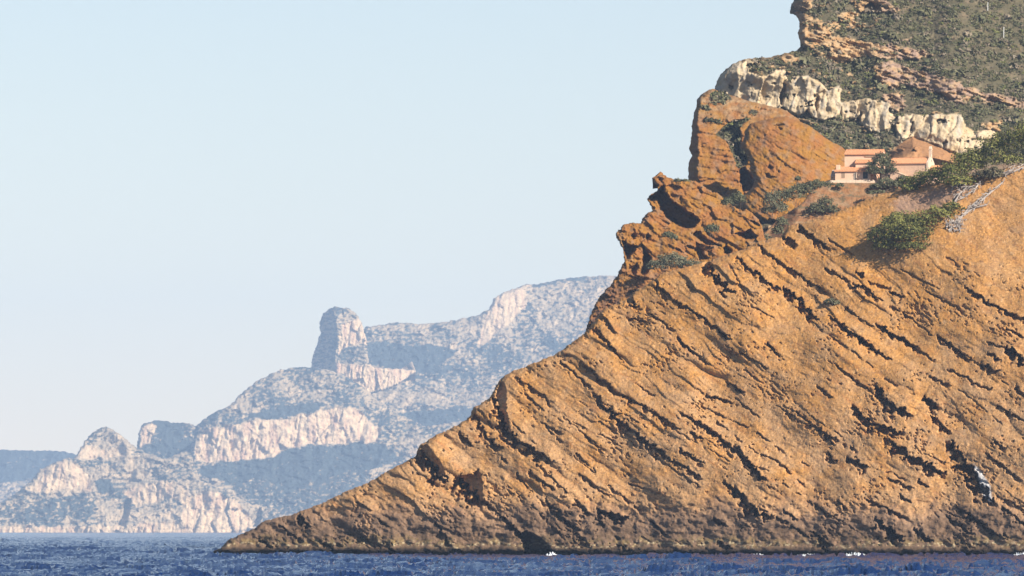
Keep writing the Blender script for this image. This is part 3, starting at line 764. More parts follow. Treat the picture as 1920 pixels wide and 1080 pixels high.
def point_depth(PX, PY, d):
    mpp = 1860 / F
    cot = mix(0.62, 1.0, sst(900, 480, PY)) + 0.9 * sst(-140, 0, -(PY - (1150 - 0.42 * PX))) * 0
    c = climb(PY, cot, 1860, 6)
    c = c - c[np.argmin(np.abs(PY[:, 0] - 1044))][None, :]
    Y = point_base(PX) + c
    Y = Y - mpp * (24 * fbm(PX / 210.0, PY / 180.0, 2, 604) + 5 * fbm(PX / 60.0, PY / 50.0, 3, 607))
    up = sst(430, 560, PY) * 0.75 + 0.25                       # the crest is smoother, loose stones
    R = strata(PX, PY, 0.70, ((52, 1.0, 260), (23, 0.42, 120), (10, 0.24, 60), (5, 0.14, 30)), 610, 18, 10.0) * up * sst(395, 640, PX)
    R *= 1 - 0.72 * sst(-60, 140, PY - 640 + 0.55 * (PX - 1480))
    R *= 0.55 + 0.9 * np.clip(0.5 + 1.3 * fbm(PX / 130.0, PY / 100.0, 2, 615), 0, 1)
    # thick rounded ribs between the cracks
    sl = (0.70 * PX - PY) / 1.22 + 22 * fbm(PX / 170.0, PY / 170.0, 3, 612) + 5 * fbm(PX / 40.0, PY / 40.0, 2, 613)
    ribk = np.clip(0.35 + 1.3 * fbm(PX / 150.0, PY / 120.0, 2, 616), 0.1, 1.1) * sst(400, 700, PX) * up * (1 - 0.55 * sst(-60, 140, PY - 640 + 0.55 * (PX - 1480)))
    f = sl / 62.0 - np.floor(sl / 62.0)
    R -= 1.25 * ribk * np.sqrt(np.maximum(f, 1e-4)) * (1 - f) * 2.6
    carve_crevices(PX, PY, R, CREV, mpp, 1.1, 620)
    carve_crevices(PX, PY, R, LONG_BEDS, mpp, 0.9, 622, True)
    carve_holes(PX, PY, R, POINT_HOLES, 630)
    # pits and knobs of the conglomerate
    pit = fbm((PX + 0.6 * PY) / 14.0, (PY - 0.7 * PX) / 7.0, 4, 640, 0.65)
    R += 0.8 * sst(0.40, 0.50, pit + 0.55 * fbm(PX / 80.0, PY / 70.0, 2, 642) - 0.12) * up
    R -= mpp * (0.75 * fbm(PX / 7.0, PY / 5.5, 3, 650, 0.8)) * (0.5 + np.clip(0.6 + 1.4 * fbm(PX / 70.0, PY / 60.0, 2, 652), 0, 1.2))
    R -= mpp * 1.3 * facets(PX / 17.0 + PY / 40.0, PY / 11.0 - PX / 24.0, 653, 0.8) * up
    lowk = sst(880, 990, PY)
    R -= mpp * lowk * 7.0 * fbm(PX / 22.0, PY / 14.0, 4, 655)
    # wave-cut foot
    z = CAMZ - (PY - HY) / F * point_base(PX)
    R += 1.3 * np.exp(-np.square((z - 0.35) / 0.45)) - 1.2 * np.exp(-np.square((z - 1.5 - 0.6 * fbm(PX / 30.0, PX * 0, 3, 660)) / 0.6))
    pt['R'] = R
    return Y + R
def point_colour(PX, PY, d):
    mpp = 1860 / F
    z = CAMZ - (PY - HY) / F * point_base(PX)
    n1 = fbm(PX / 60.0, PY / 45.0, 4, 670); n2 = fbm(PX / 12.0, PY / 10.0, 4, 674, 0.65); n3 = fbm((PX + .7 * PY) / 60.0, (PY - .7 * PX) / 10.0, 4, 678)
    C = np.zeros(PX.shape + (3,), np.float32) + np.array((0.53, 0.250, 0.064), np.float32)
    C = mixc(C, (0.51, 0.268, 0.095), np.clip(0.40 + 1.2 * n1, 0, 1))
    C = mixc(C, (0.53, 0.300, 0.135), np.clip(sst(560, 860, PY) * (0.62 + 0.8 * n1) + 0.25 * sst(1700, 1900, PX), 0, 0.85))
    C = mixc(C, (0.40, 0.155, 0.045), np.clip(-0.15 + 1.0 * n3, 0, 0.6))
    C = mixc(C, (0.56, 0.36, 0.19), np.clip(-0.22 + 1.1 * n2, 0, 0.6))
    C = mixc(C, (0.27, 0.13, 0.06), np.clip(-0.25 + 1.2 * fbm(PX / 9.0, PY / 8.0, 3, 682), 0, 0.6))
    sp = fbm(PX / 3.6, PY / 3.0, 2, 690)
    C = C * (1 + 0.20 * np.clip(sp, -0.7, 0.8) + 0.5 * sst(0.54, 0.66, fbm(PX / 4.5, PY / 3.8, 2, 694)) - 0.4 * sst(0.48, 0.62, fbm(PX / 6.0, PY / 4.0, 2, 697)))[..., None]
    zt = z + 5.0 * n1 + 2.0 * n2
    C = mixc(C, (0.40, 0.29, 0.20), np.clip(-0.15 + 1.0 * fbm(PX / 46.0, PY / 40.0, 4, 699), 0, 0.14))
    C = C * 0.96
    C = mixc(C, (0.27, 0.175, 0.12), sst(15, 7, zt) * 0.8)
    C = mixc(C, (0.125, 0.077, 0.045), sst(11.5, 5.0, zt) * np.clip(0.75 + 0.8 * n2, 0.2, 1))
    C = mixc(C, (0.27, 0.18, 0.075), np.exp(-np.square((z - 3.3 - 1.6 * n1) / 1.0)) * np.clip(0.30 + 1.5 * n2 + 0.5 * n1, 0, 0.85))
    C = mixc(C, (0.50, 0.39, 0.23), np.exp(-np.square((z - 2.8 - 1.2 * n1) / 0.5)) * sst(0.15, 0.35, fbm(PX / 7.0, PY / 4.0, 3, 686)))
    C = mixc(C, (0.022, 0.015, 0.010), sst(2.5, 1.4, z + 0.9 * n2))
    dg = sdf_local(PX, PY, zm(1540, 220, 3.858, [(560, 570), (700, 530), (930, 520), (1010, 470), (1100, 500), (1000, 600), (850, 650), (700, 690), (600, 710), (540, 680)]), 40) + 10 * n1 + 14 * n2
    C = mixc(C, (0.36, 0.235, 0.175), sst(-9, 9, dg) * 0.7)
    g = sdf_local(PX, PY, A8((1000, 600), (1040, 640), (1075, 700), (1085, 780), (1040, 745), (1010, 660)), 10) + 2 * n2
    C = mixc(C, (0.62, 0.58, 0.54), sst(-1, 3, g))
    return C
point_obj, point_grid = rock_mass('rocky_point', point_poly, 1.42, point_depth, point_colour, M_NEAR, ((1.8, 11.0, 16), (1.0, 4.0, 17)), (7, 4.5), 30.0)

def grid_sampler(g):
    PX, PY, d, Y, C = g
    x0, y0, st = PX[0, 0], PY[0, 0], PX[0, 1] - PX[0, 0]
    def f(px, py):
        i = int(round((px - x0) / st)); j = int(round((py - y0) / st))
        i = min(max(i, 0), PX.shape[1] - 1); j = min(max(j, 0), PX.shape[0] - 1)
        return float(Y[j, i])
    return f
point_Y = grid_sampler(point_grid)

# ------------------------------------------------------------------ the sea
def sea_height(X, Y, damp=None):
    rng = np.random.default_rng(77)
    Z = np.zeros(X.shape, np.float32)
    base = math.radians(112)
    for i in range(34):
        lam = 2.6 * (22.0 / 2.6) ** rng.random()
        a = base + rng.normal(0, 0.33)
        k = 2 * math.pi / lam
        amp = 0.018 * lam ** 0.8
        ph = rng.uniform(0, 6.28)
        t = k * (X * math.cos(a) + Y * math.sin(a)) + ph
        s = np.sin(t)
        Z += amp * (s + 0.25 * np.cos(2 * t))
    return Z
def build_sea():
    rows = 640
    ys = 640.0 * (6500.0 / 640.0) ** (np.arange(rows) / (rows - 1.0))
    pxs = np.arange(-330, 2255, 4.7)
    PXg, Yg = np.meshgrid(pxs, ys)
    X = (PXg - 960) / F * Yg
    jit = np.random.default_rng(5).uniform(-0.3, 0.3, X.shape)
    Yj = Yg + jit * np.gradient(ys)[:, None]
    gust = 0.75 + 0.5 * np.clip(fbm(X / 60.0, Yj / 320.0, 3, 702) + 0.3, 0, 1)
    Z = sea_height(X, Yj) * gust
    Z[0] = Z[-1] = 0; Z[:, 0] = Z[:, -1] = 0
    n, m = X.shape
    V = np.stack([X, Yj, Z], 2).reshape(-1, 3)
    V2 = V.reshape(n, m, 3); V2[0, :, 1] = ys[0]; V2[-1, :, 1] = ys[-1]
    idx = np.arange(n * m).reshape(n, m)
    faces = np.stack([idx[:-1, :-1], idx[:-1, 1:], idx[1:, 1:], idx[1:, :-1]], 2).reshape(-1, 4)
    # calm outer sheets out to the horizon
    q = len(V)
    xl0, xr0, xl1, xr1 = V2[0, 0, 0], V2[0, -1, 0], V2[-1, 0, 0], V2[-1, -1, 0]
    W = 6000.0
    ex = np.array([(-W, -400, 0), (W, -400, 0), (W, ys[0], 0), (xr0, ys[0], 0), (xl0, ys[0], 0), (-W, ys[0], 0), (W, ys[-1], 0), (xr1, ys[-1], 0), (xl1, ys[-1], 0), (-W, ys[-1], 0), (W, 30000, 0), (-W, 30000, 0)], np.float32)
    V = np.concatenate([V, ex])
    f2 = np.array([(0, 1, 2, 5), (5, 4, 8, 9), (3, 2, 6, 7), (9, 6, 10, 11)]) + q
    faces = np.concatenate([faces, f2])
    m_, nt, b = new_mat('sea_water')
    b.inputs['Base Color'].default_value = (0.005, 0.022, 0.085, 1)
    b.inputs['Roughness'].default_value = 0.12
    b.inputs['IOR'].default_value = 1.13
    tc = N(nt, 'ShaderNodeTexCoord')
    n1 = N(nt, 'ShaderNodeTexNoise', Scale=0.9, Detail=4.0, Roughness=0.6)
    mp = N(nt, 'ShaderNodeMapping'); mp.inputs['Scale'].default_value = (0.4, 1.0, 1.0)
    nt.links.new(tc.outputs['Object'], mp.inputs['Vector']); nt.links.new(mp.outputs[0], n1.inputs['Vector'])
    bu = N(nt, 'ShaderNodeBump', Strength=1.0, Distance=0.5)
    nt.links.new(n1.outputs['Fac'], bu.inputs['Height']); nt.links.new(bu.outputs[0], b.inputs['Normal'])
    o = mesh_np('sea', V, faces, 4, None, m_, True)
    o['kind'] = 'structure'
    return o
sea = build_sea()

# white water along the foot of the rocks
def build_foam():
    rng = np.random.default_rng(9)
    VV = []; FF = []; q = 0
    spots = [(1022, 1046, 0.75), (1185, 1215, 0.3), (1398, 1445, 0.55), (1490, 1545, 0.6), (1575, 1630, 0.85), (1690, 1700, 0.3), (1728, 1745, 0.4), (1850, 1870, 0.4), (1895, 1940, 0.9), (440, 480, 0.3), (760, 780, 0.25), (1290, 1300, 0.25), (985, 1000, 0.3)]
    for a, b_, h in spots:
        n = max(8, int((b_ - a) * 1.6))
        for layer in range(3):
            xs = np.linspace(a, b_, n)
            prof = np.sin(np.linspace(0.05, np.pi - 0.05, n)) ** 0.6 * (1.25 * h + 0.15) * (0.45 + 0.7 * rng.random(n)) * (1 - 0.25 * layer)
            Yf = point_base(xs) - 7.0 - 4.0 * layer - 1.5 * rng.random(n)
            X = (xs - 960) / F * Yf
            for w, zz in ((0.0, -0.2), (0.4, 0.55), (1.1, 1.0), (2.0, 0.75), (3.0, -0.2)):
                VV.append(np.stack([X + rng.normal(0, 0.05, n), Yf + w, prof * zz + rng.normal(0, 0.04, n)], 1))
            for r in range(4):
                i = np.arange(n - 1) + q + r * n
                FF.append(np.stack([i, i + 1, i + 1 + n, i + n], 1))
            q += 5 * n
    m = plain_mat('foam', (0.82, 0.84, 0.85), 0.12, 4.0, 0.8, 0.05)
    o = mesh_np('surf_foam', np.concatenate(VV), np.concatenate(FF), 4, None, m, True)
    return tag(o, 'white surf foam breaking along the foot of the ochre rocks', 'foam', kind='stuff')
build_foam()

# ------------------------------------------------------------------ helpers: small meshes
class MB:
    """collects boxes, prisms and tubes in a local frame; build() links them as one mesh object"""
    def __init__(s): s.v = []; s.f = []
    def poly(s, pts, faces):
        k = len(s.v); s.v += [tuple(p) for p in pts]; s.f += [tuple(i + k for i in f) for f in faces]
        return s
    def box(s, x0, x1, y0, y1, z0, z1):
        return s.poly([(x0, y0, z0), (x1, y0, z0), (x1, y1, z0), (x0, y1, z0), (x0, y0, z1), (x1, y0, z1), (x1, y1, z1), (x0, y1, z1)],
                      [(0, 3, 2, 1), (4, 5, 6, 7), (0, 1, 5, 4), (1, 2, 6, 5), (2, 3, 7, 6), (3, 0, 4, 7)])
    def prism_x(s, prof, x0, x1):
        """profile in (y, z), extruded along x"""
        n = len(prof)
        pts = [(x0, y, z) for y, z in prof] + [(x1, y, z) for y, z in prof]
        return s.poly(pts, [tuple(range(n))[::-1], tuple(range(n, 2 * n))] + [(i, (i + 1) % n, n + (i + 1) % n, n + i) for i in range(n)])
    def prism_y(s, prof, y0, y1):
        n = len(prof)
        pts = [(x, y0, z) for x, z in prof] + [(x, y1, z) for x, z in prof]
        return s.poly(pts, [tuple(range(n)), tuple(range(n, 2 * n))[::-1]] + [(i, n + i, n + (i + 1) % n, (i + 1) % n) for i in range(n)])
    def tube(s, pts, rad, n=6):
        pts = [Vector(p) for p in pts]
        k = len(s.v)
        for i, p in enumerate(pts):
            d = (pts[min(i + 1, len(pts) - 1)] - pts[max(i - 1, 0)]).normalized()
            a = d.orthogonal().normalized(); b = d.cross(a)
            r = rad[i] if hasattr(rad, '__len__') else rad
            for j in range(n):
                t = 2 * math.pi * j / n
                s.v.append(tuple(p + a * (r * math.cos(t)) + b * (r * math.sin(t))))
        for i in range(len(pts) - 1):
            for j in range(n):
                s.f.append((k + i * n + j, k + i * n + (j + 1) % n, k + (i + 1) * n + (j + 1) % n, k + (i + 1) * n + j))
        s.f.append(tuple(k + j for j in range(n))[::-1]); e = k + (len(pts) - 1) * n
        s.f.append(tuple(e + j for j in range(n)))
        return s
    def build(s, name, mat, parent=None):
        me = bpy.data.meshes.new(name); me.from_pydata(s.v, [], s.f); me.update()
        me.materials.append(mat)
        o = bpy.data.objects.new(name, me); col.objects.link(o)
        if parent: o.parent = parent
        return o

def empty(name, loc, rz=0.0):
    o = bpy.data.objects.new(name, None); o.location = loc; o.rotation_euler = (0, 0, rz); o.empty_display_size = 0.5
    col.objects.link(o)
    return o

# ------------------------------------------------------------------ the house and the chapel
M_WALL = plain_mat('pink_plaster', (0.66, 0.43, 0.29), 0.10, 0.9, 0.9, 0.03)
M_STONE = plain_mat('rubble_wall', (0.56, 0.37, 0.25), 0.14, 1.6, 0.95, 0.08)
M_WHITE = plain_mat('pale_stone', (0.58, 0.44, 0.32), 0.12, 1.5, 0.9, 0.03)
M_TILE = plain_mat('roof_tile', (0.55, 0.255, 0.125), 0.28, 2.2, 0.85, 0.05)
M_SHUT = plain_mat('shutter_paint', (0.30, 0.20, 0.13), 0.15, 3.0, 0.7, 0.01)
M_DARK = plain_mat('window_glass', (0.03, 0.03, 0.035), 0.2, 2.0, 0.3, 0.0)
M_BRONZE = plain_mat('bronze', (0.10, 0.08, 0.05), 0.2, 3.0, 0.5, 0.0)
pm = HOUSE_Y / F     # metres per photograph pixel at the house

def roof_slab(mb, x0, x1, ylo, zlo, yhi, zhi, th=0.18, ribs=True):
    """a sloping roof from eave (ylo, zlo) up to (yhi, zhi); rows of half-round tiles run down the slope"""
    mb.prism_x([(ylo, zlo), (yhi, zhi), (yhi, zhi - th), (ylo, zlo - th)], x0, x1)
    if ribs:
        n = max(4, int((x1 - x0) / 0.42)); w = (x1 - x0) / n
        for i in range(n):
            a = x0 + i * w + 0.12 * w; b = a + 0.52 * w
            mb.poly([(a, ylo - 0.04, zlo + 0.004), (b, ylo - 0.04, zlo + 0.004), ((a + b) / 2, ylo - 0.04, zlo + 0.13),
                     (a, yhi, zhi + 0.004), (b, yhi, zhi + 0.004), ((a + b) / 2, yhi, zhi + 0.13)],
                    [(0, 1, 2), (0, 2, 5, 3), (1, 4, 5, 2), (3, 5, 4)])
    return mb

def window(parent, x, z, w, h, y, mat_pane=None, shut=True):
    """opening set in a wall facing -y at y: frame with a recessed pane and two open shutters"""
    fr = MB()
    t = 0.09
    fr.box(x - w / 2 - t, x + w / 2 + t, y - 0.05, y + 0.02, z - t, z); fr.box(x - w / 2 - t, x + w / 2 + t, y - 0.05, y + 0.02, z + h, z + h + t)
    fr.box(x - w / 2 - t, x - w / 2, y - 0.05, y + 0.02, z, z + h); fr.box(x + w / 2, x + w / 2 + t, y - 0.05, y + 0.02, z, z + h)
    o = fr.build('window', M_SHUT if shut else M_WHITE, parent)
    MB().box(x - w / 2, x + w / 2, y - 0.012, y + 0.01, z, z + h).build('pane', mat_pane or M_DARK, o)
    return o

def build_house():
    # local frame: x along the front, y into the building, z up; origin at the front left foot of the low wing
    o = empty('farmhouse', P3(1566, TERR_PY - 0.5, HOUSE_Y), math.radians(-9))
    o.location.z -= 0.35
    k = pm
    tag(o, 'pink plastered house with stepped terracotta roofs beside the tree on the terrace', 'house')
    zf = 0.35
    # low front wing
    W = 66 * k; e1 = zf + 17 * k; d1 = 4.2
    r1 = e1 + 9.5 * k
    MB().prism_x([(0, -1.5), (0, e1 - 0.05), (d1, r1 - 0.1), (d1, -1.5)], 0, W).build('wall', M_WALL, o)
    rf = roof_slab(MB(), -0.25, W + 0.25, -0.4, e1, d1, r1).build('roof', M_TILE, o)
    MB().box(0.15, 1.1, 0.9, 2.6, e1 + 0.15, e1 + 1.75).build('chimney', M_WALL, rf)
    window(o, 15 * k, zf + 4.5 * k, 0.7, 1.3, 0, M_SHUT)
    dr = MB().box(34.5 * k, 39 * k, -0.05, 0.03, zf - 0.2, zf + 14 * k).build('door', M_SHUT, o)
    MB().box(34.9 * k, 38.6 * k, -0.07, -0.045, zf - 0.15, zf + 13.4 * k).build('panel', plain_mat('door_paint', (0.42, 0.36, 0.29), 0.1, 3.0), dr)
    MB().box(39.3 * k, 41 * k, -0.35, 0.0, -1.5, zf + 14.5 * k).build('buttress', M_WHITE, o)
    window(o, 57 * k, zf + 3.0 * k, 1.3, 1.9, 0, None, False)
    MB().box(33 * k, 43 * k, -1.1, -0.05, -1.5, zf - 0.15).build('step', M_WHITE, o)
    # lean-to of middle height
    x0, x1 = 36 * k, 75 * k; y0 = d1 - 1.1; e2 = zf + 33.5 * k; r2 = e2 + 9 * k; d2 = y0 + 3.6
    MB().prism_x([(y0, 0.2), (y0, e2 - 0.05), (d2, r2 - 0.1), (d2, 0.2)], x0, x1).build('wall', M_WALL, o)
    roof_slab(MB(), x0 - 0.2, x1 + 0.2, y0 - 0.35, e2, d2, r2).build('roof', M_TILE, o)
    # tall main block with a ridge roof and a gable on the right
    x0, x1 = 13 * k, 84 * k; y0 = d1 + 1.6; dp = 9.0; e3 = zf + 50.5 * k; r3 = e3 + 9.5 * k; ym = y0 + dp / 2
    MB().prism_x([(y0, 0.1), (y0, e3 - 0.05), (ym, r3 - 0.12), (y0 + dp, e3 - 0.05), (y0 + dp, 0.1)], x0, x1).build('wall', M_WALL, o)
    m = roof_slab(MB(), x0 - 0.15, x1 + 0.12, y0 - 0.4, e3, ym, r3)
    m.prism_x([(ym, r3), (y0 + dp + 0.4, e3), (y0 + dp + 0.4, e3 - 0.18), (ym, r3 - 0.18)], x0 - 0.15, x1 + 0.12)
    m.tube([(x0 - 0.15, ym, r3 + 0.02), (x1 + 0.12, ym, r3 + 0.02)], 0.14, 8)
    m.build('roof', M_TILE, o)
    MB().box(x0 + 38 * k, x1 - 1.2, y0 - 0.16, y0 + 0.1, e3 - 0.85, e3 - 0.25).build('eave_shadow_strip', M_SHUT, o)  # dark strip standing in for the shadow under the eave
    window(o, x0 + 54 * k, e3 - 1.9, 0.7, 0.95, y0)
    # shed in the shade at the left end
    MB().prism_x([(2.0, -1.5), (2.0, 1.5), (5.5, 3.4), (5.5, -1.5)], -1.5, -0.02).build('shed', M_STONE, o)
    return o
build_house()

def build_chapel():
    k = pm
    o = empty('chapel', P3(1668, TERR_PY + 1.5, HOUSE_Y + 1.5), math.radians(-16))
    o.location.z -= 0.5
    tag(o, 'stone chapel with long terracotta roof and slim white bell gable', 'chapel')
    z0 = 0.5
    W = 71 * k; e = z0 + 33.5 * k; d = 7.0; r = e + 10.5 * k
    MB().prism_x([(0, -0.6), (0, e - 0.05), (d / 2, r - 0.1), (d, e - 0.05), (d, -0.6)], 0, W).build('wall', M_STONE, o)
    m = roof_slab(MB(), -0.2, W + 0.02, -0.35, e, d / 2, r)
    m.prism_x([(d / 2, r), (d + 0.35, e), (d + 0.35, e - 0.18), (d / 2, r - 0.18)], -0.2, W + 0.02)
    m.tube([(-0.2, d / 2, r + 0.02), (W, d / 2, r + 0.02)], 0.14, 8)
    m.build('roof', M_TILE, o)
    MB().box(0, W, -0.10, 0.0, e - 0.42, e - 0.2).build('cornice', M_WHITE, o)
    # gabled front on the right end, rising into a bell gable
    f = MB().prism_x([(-0.25, -0.6), (-0.25, e + 0.15), (d / 2, r + 0.55), (d + 0.25, e + 0.15), (d + 0.25, -0.6)], W + 0.03, W + 0.55).build('front_wall', M_WHITE, o)
    t = MB()
    yb = d / 2; zb = r + 0.1
    t.box(W + 0.0, W + 0.62, yb - 0.62, yb + 0.62, zb, zb + 0.9)
    t.box(W + 0.0, W + 0.62, yb - 0.62, yb - 0.32, zb + 0.9, zb + 1.8); t.box(W + 0.0, W + 0.62, yb + 0.32, yb + 0.62, zb + 0.9, zb + 1.8)
    t.box(W + 0.0, W + 0.62, yb - 0.62, yb + 0.62, zb + 1.8, zb + 2.15)
    t.box(W - 0.12, W + 0.74, yb - 0.74, yb + 0.74, zb + 2.15, zb + 2.32)
    t.prism_x([(yb - 0.62, zb + 2.32), (yb - 0.5, zb + 2.75), (yb - 0.2, zb + 3.05), (yb + 0.2, zb + 3.05), (yb + 0.5, zb + 2.75), (yb + 0.62, zb + 2.32)][::-1], W + 0.0, W + 0.62)
    bt = t.build('bell_gable', M_WHITE, o)
    MB().tube([(W + 0.31, yb, zb + 1.75), (W + 0.31, yb, zb + 1.6), (W + 0.31, yb, zb + 1.3), (W + 0.31, yb, zb + 1.12)], [0.05, 0.12, 0.17, 0.24], 10).build('bell', M_BRONZE, bt)
    MB().tube([(W + 0.54, yb, r - 0.75), (W + 0.6, yb, r - 0.75)], 0.28, 12).build('round_window', M_DARK, f)
    # low gabled annexe in front on the left
    a0, a1 = -12 * k, 34 * k
    pk = z0 + 22 * k
    MB().prism_y([(a0, -2.6), (a1, -2.6), (a1, z0 + 9.5 * k), (1.0 * k, pk), (a0, z0 + 16 * k)], -4.0, -0.02).build('annexe_wall', M_WALL, o)
    MB().prism_y([(a0 - 0.2, z0 + 15.6 * k), (1.0 * k, pk + 0.02), (a1 + 0.2, z0 + 9.2 * k), (a1 + 0.2, z0 + 9.2 * k + 0.16), (1.0 * k, pk + 0.2), (a0 - 0.2, z0 + 15.6 * k + 0.16)], -4.12, -0.03).build('annexe_roof', M_STONE, o)
    window(o, 5.5 * k, z0 + 5.5 * k, 0.5, 0.75, -4.0)
    # little side building on the right with its own tiled roof
    b0 = W + 0.6; b1 = b0 + 3.2
    MB().prism_x([(-0.6, -0.6), (-0.6, z0 + 18 * k), (3.6, z0 + 29 * k), (3.6, -0.6)], b0, b1).build('annexe_wall', M_WALL, o)
    roof_slab(MB(), b0 - 0.03, b1 + 0.25, -1.0, z0 + 17.6 * k, 3.6, z0 + 30 * k).build('annexe_roof', M_TILE, o)
    return o
build_chapel()

# ------------------------------------------------------------------ shrubs and the tree
def leaf_cloud(lobes, n, size, rng, cols, flat=0.75):
    """small leaf-clump faces spread through a set of ellipsoid lobes (centre, radii), in metres"""
    w = np.array([l[3] * l[4] + l[3] * l[5] + l[4] * l[5] for l in lobes]); w = w / w.sum()
    pick = rng.choice(len(lobes), n, p=w)
    Lb = np.array(lobes)[pick]
    u = rng.normal(size=(n, 3)); u /= np.linalg.norm(u, axis=1)[:, None]
    u[:, 2] = np.where(u[:, 2] < -0.35, -u[:, 2] * 0.8, u[:, 2])
    r = 0.55 + 0.5 * rng.random(n) ** 0.6
    bump = 1 + 0.22 * np.sin(u[:, 0] * 7 + pick) * np.cos(u[:, 2] * 6 + 2 * pick) + 0.12 * np.sin(u[:, 1] * 11 + u[:, 2] * 9)
    c = Lb[:, :3] + u * Lb[:, 3:6] * (r * bump)[:, None]
    nrm = u * 0.9 + rng.normal(0, 0.55, (n, 3)); nrm /= np.linalg.norm(nrm, axis=1)[:, None]
    a = np.cross(nrm, rng.normal(size=(n, 3))); a /= np.linalg.norm(a, axis=1)[:, None] + 1e-9
    b = np.cross(nrm, a)
    s = size * (0.55 + 0.9 * rng.random(n))[:, None]
    V = np.stack([c - a * s, c + b * s * flat * 0.8 + a * 0.2 * s, c + a * s, c - b * s * flat], 1).reshape(-1, 3)
    Fc = np.arange(4 * n).reshape(n, 4)
    cl = np.array(cols, np.float32)
    k = np.clip(rng.normal(0.5, 0.28, n) + 0.25 * np.sin(pick * 2.1), 0, 1)[:, None]
    C = cl[0] * (1 - k) + cl[1] * k
    br = rng.random(n) < 0.05
    C[br] = cl[2]
    return V, Fc, np.repeat(C, 4, 0)

OLIVE = ((0.045, 0.052, 0.012), (0.215, 0.205, 0.052), (0.20, 0.125, 0.05))
GREY = ((0.048, 0.052, 0.026), (0.135, 0.130, 0.066), (0.14, 0.10, 0.06))

def shrub(name, label, px, py, Yd, lobes_px, n, size, cols, seed, stems=5, cat='shrub', group=None, trunk=False, names=('foliage', 'stem'), ground=None):
    """px, py: foot in the photograph; lobes_px: (dx, dy, rx, rz, depth offset m) in pixels relative to the foot"""
    rng = np.random.default_rng(seed)
    k = Yd / F
    o = empty(name, P3(px, py, Yd))
    lobes = []
    for dx, dy, rx, rz, off in lobes_px:
        if ground: off = ground(px + dx, py + dy + 0.5 * rz) - Yd - 0.35 * rz * k
        lobes.append((dx * k, off, -dy * k, rx * k, max(rx, rz) * k * 0.8, rz * k))
    V, Fc, C = leaf_cloud(lobes, n, size, rng, cols)
    mesh_np(names[0], V, Fc, 4, C, M_LEAF, False, o)
    for i in range(stems):
        l = lobes[int(rng.integers(len(lobes)))] if i >= len(lobes) else lobes[i]
        base = Vector((0 if trunk else l[0] * 0.5 + rng.normal(0, 0.2), l[1] * 0.5, -0.6))
        tip = Vector((l[0], l[1], l[2])) + Vector(rng.normal(0, 0.35, 3)) * min(l[3], 1.5)
        mid = base.lerp(tip, 0.5) + Vector(rng.normal(0, 0.25, 3))
        r0 = 0.22 if trunk else 0.09
        mb = MB().tube([base, mid, tip], [r0, r0 * 0.6, r0 * 0.2], 6)
        mb.build(names[1] if i == 0 or not trunk else 'limb', M_BARK, o)
    tag(o, label, cat, group)
    return o

# wind-pressed junipers on the crest of the point
def on_point(px, py): return point_Y(px, py)
shrub('juniper_shrub', 'large rounded green juniper shrub on the ochre slope below the chapel', 1690, 474, on_point(1690, 470) - 1.0,
      [(-38, -28, 26, 24, 0), (-8, -36, 34, 34, 0), (22, -32, 36, 28, -.5), (40, -58, 34, 18, 1), (72, -72, 30, 17, 1.5), (95, -84, 22, 13, 2), (0, -62, 34, 18, 1.5), (-30, -12, 24, 14, -.5), (20, -10, 34, 12, -.8)],
      13000, 0.21, OLIVE, 1, 8, ground=point_Y)
shrub('juniper_shrub', 'long wind-swept juniper shrub hiding the foot of the chapel', 1770, 357, on_point(1770, 350) - 1.5,
      [(-55, -16, 26, 16, 0), (-20, -22, 32, 22, 0), (15, -30, 34, 24, .5), (50, -50, 34, 26, 1), (30, -14, 30, 14, -.5), (-62, -6, 18, 10, 0)],
      10400, 0.21, OLIVE, 2, 7, ground=point_Y)
shrub('juniper_shrub', 'tall dark juniper shrub at the right edge above the bare slope', 1870, 322, on_point(1870, 325) - 0.5,
      [(-35, -28, 34, 24, 0), (0, -42, 34, 32, .5), (35, -52, 40, 36, 1), (75, -60, 44, 42, 1), (20, -20, 40, 18, -.3), (110, -60, 40, 50, 1.5)],
      11200, 0.21, OLIVE, 3, 7, ground=point_Y)
shrub('juniper_shrub', 'small grey-brown shrub between the dead branches on the crest', 1850, 342, on_point(1850, 345) - 1.0,
      [(-8, -12, 20, 13, 0), (14, -16, 22, 14, 0)], 1300, 0.24, ((0.06, 0.055, 0.03), (0.13, 0.11, 0.06), (0.16, 0.12, 0.08)), 4, 4, ground=point_Y)

def dead_branches(label, px, py, Yd, paths, seed):
    rng = np.random.default_rng(seed); k = Yd / F
    o = empty('dead_branches', P3(px, py, Yd)); tag(o, label, 'dead wood', 'dead juniper wood on the crest')
    for j, path in enumerate(paths):
        mb = MB()
        P = [P3(x, y, point_Y(x, y) - 0.45 + rng.normal(0, 0.15)) - P3(px, py, Yd) for x, y in path]
        mb.tube(P, [0.22 - 0.12 * i / len(P) for i in range(len(P))], 6)
        for i in range(len(P) - 1):
            for q in range(9):
                a = P[i].lerp(P[i + 1], rng.random())
                d = (P[i + 1] - P[i]).normalized()
                t1 = a + d * rng.uniform(-.5, 1.1) + Vector((rng.normal(0, .5), rng.normal(0, .5), rng.normal(0.1, .5)))
                t2 = t1 + d * rng.uniform(-.2, 1.0) + Vector((rng.normal(0, .4), rng.normal(0, .4), rng.normal(-.1, .4)))
                mb.tube([a, t1, t2], [0.11, 0.08, 0.035], 5)
        mb.build('branch', M_WOOD, o)
    return o
dead_branches('bleached dead branches trailing down the slope between the two green junipers', 1830, 400, on_point(1830, 400) - 1.0,
              [[(1880, 342), (1860, 358), (1838, 378), (1815, 396), (1795, 412)], [(1870, 350), (1845, 372), (1828, 388)], [(1838, 372), (1815, 392), (1800, 410), (1798, 425)], [(1850, 384), (1825, 390), (1805, 405)]], 21)
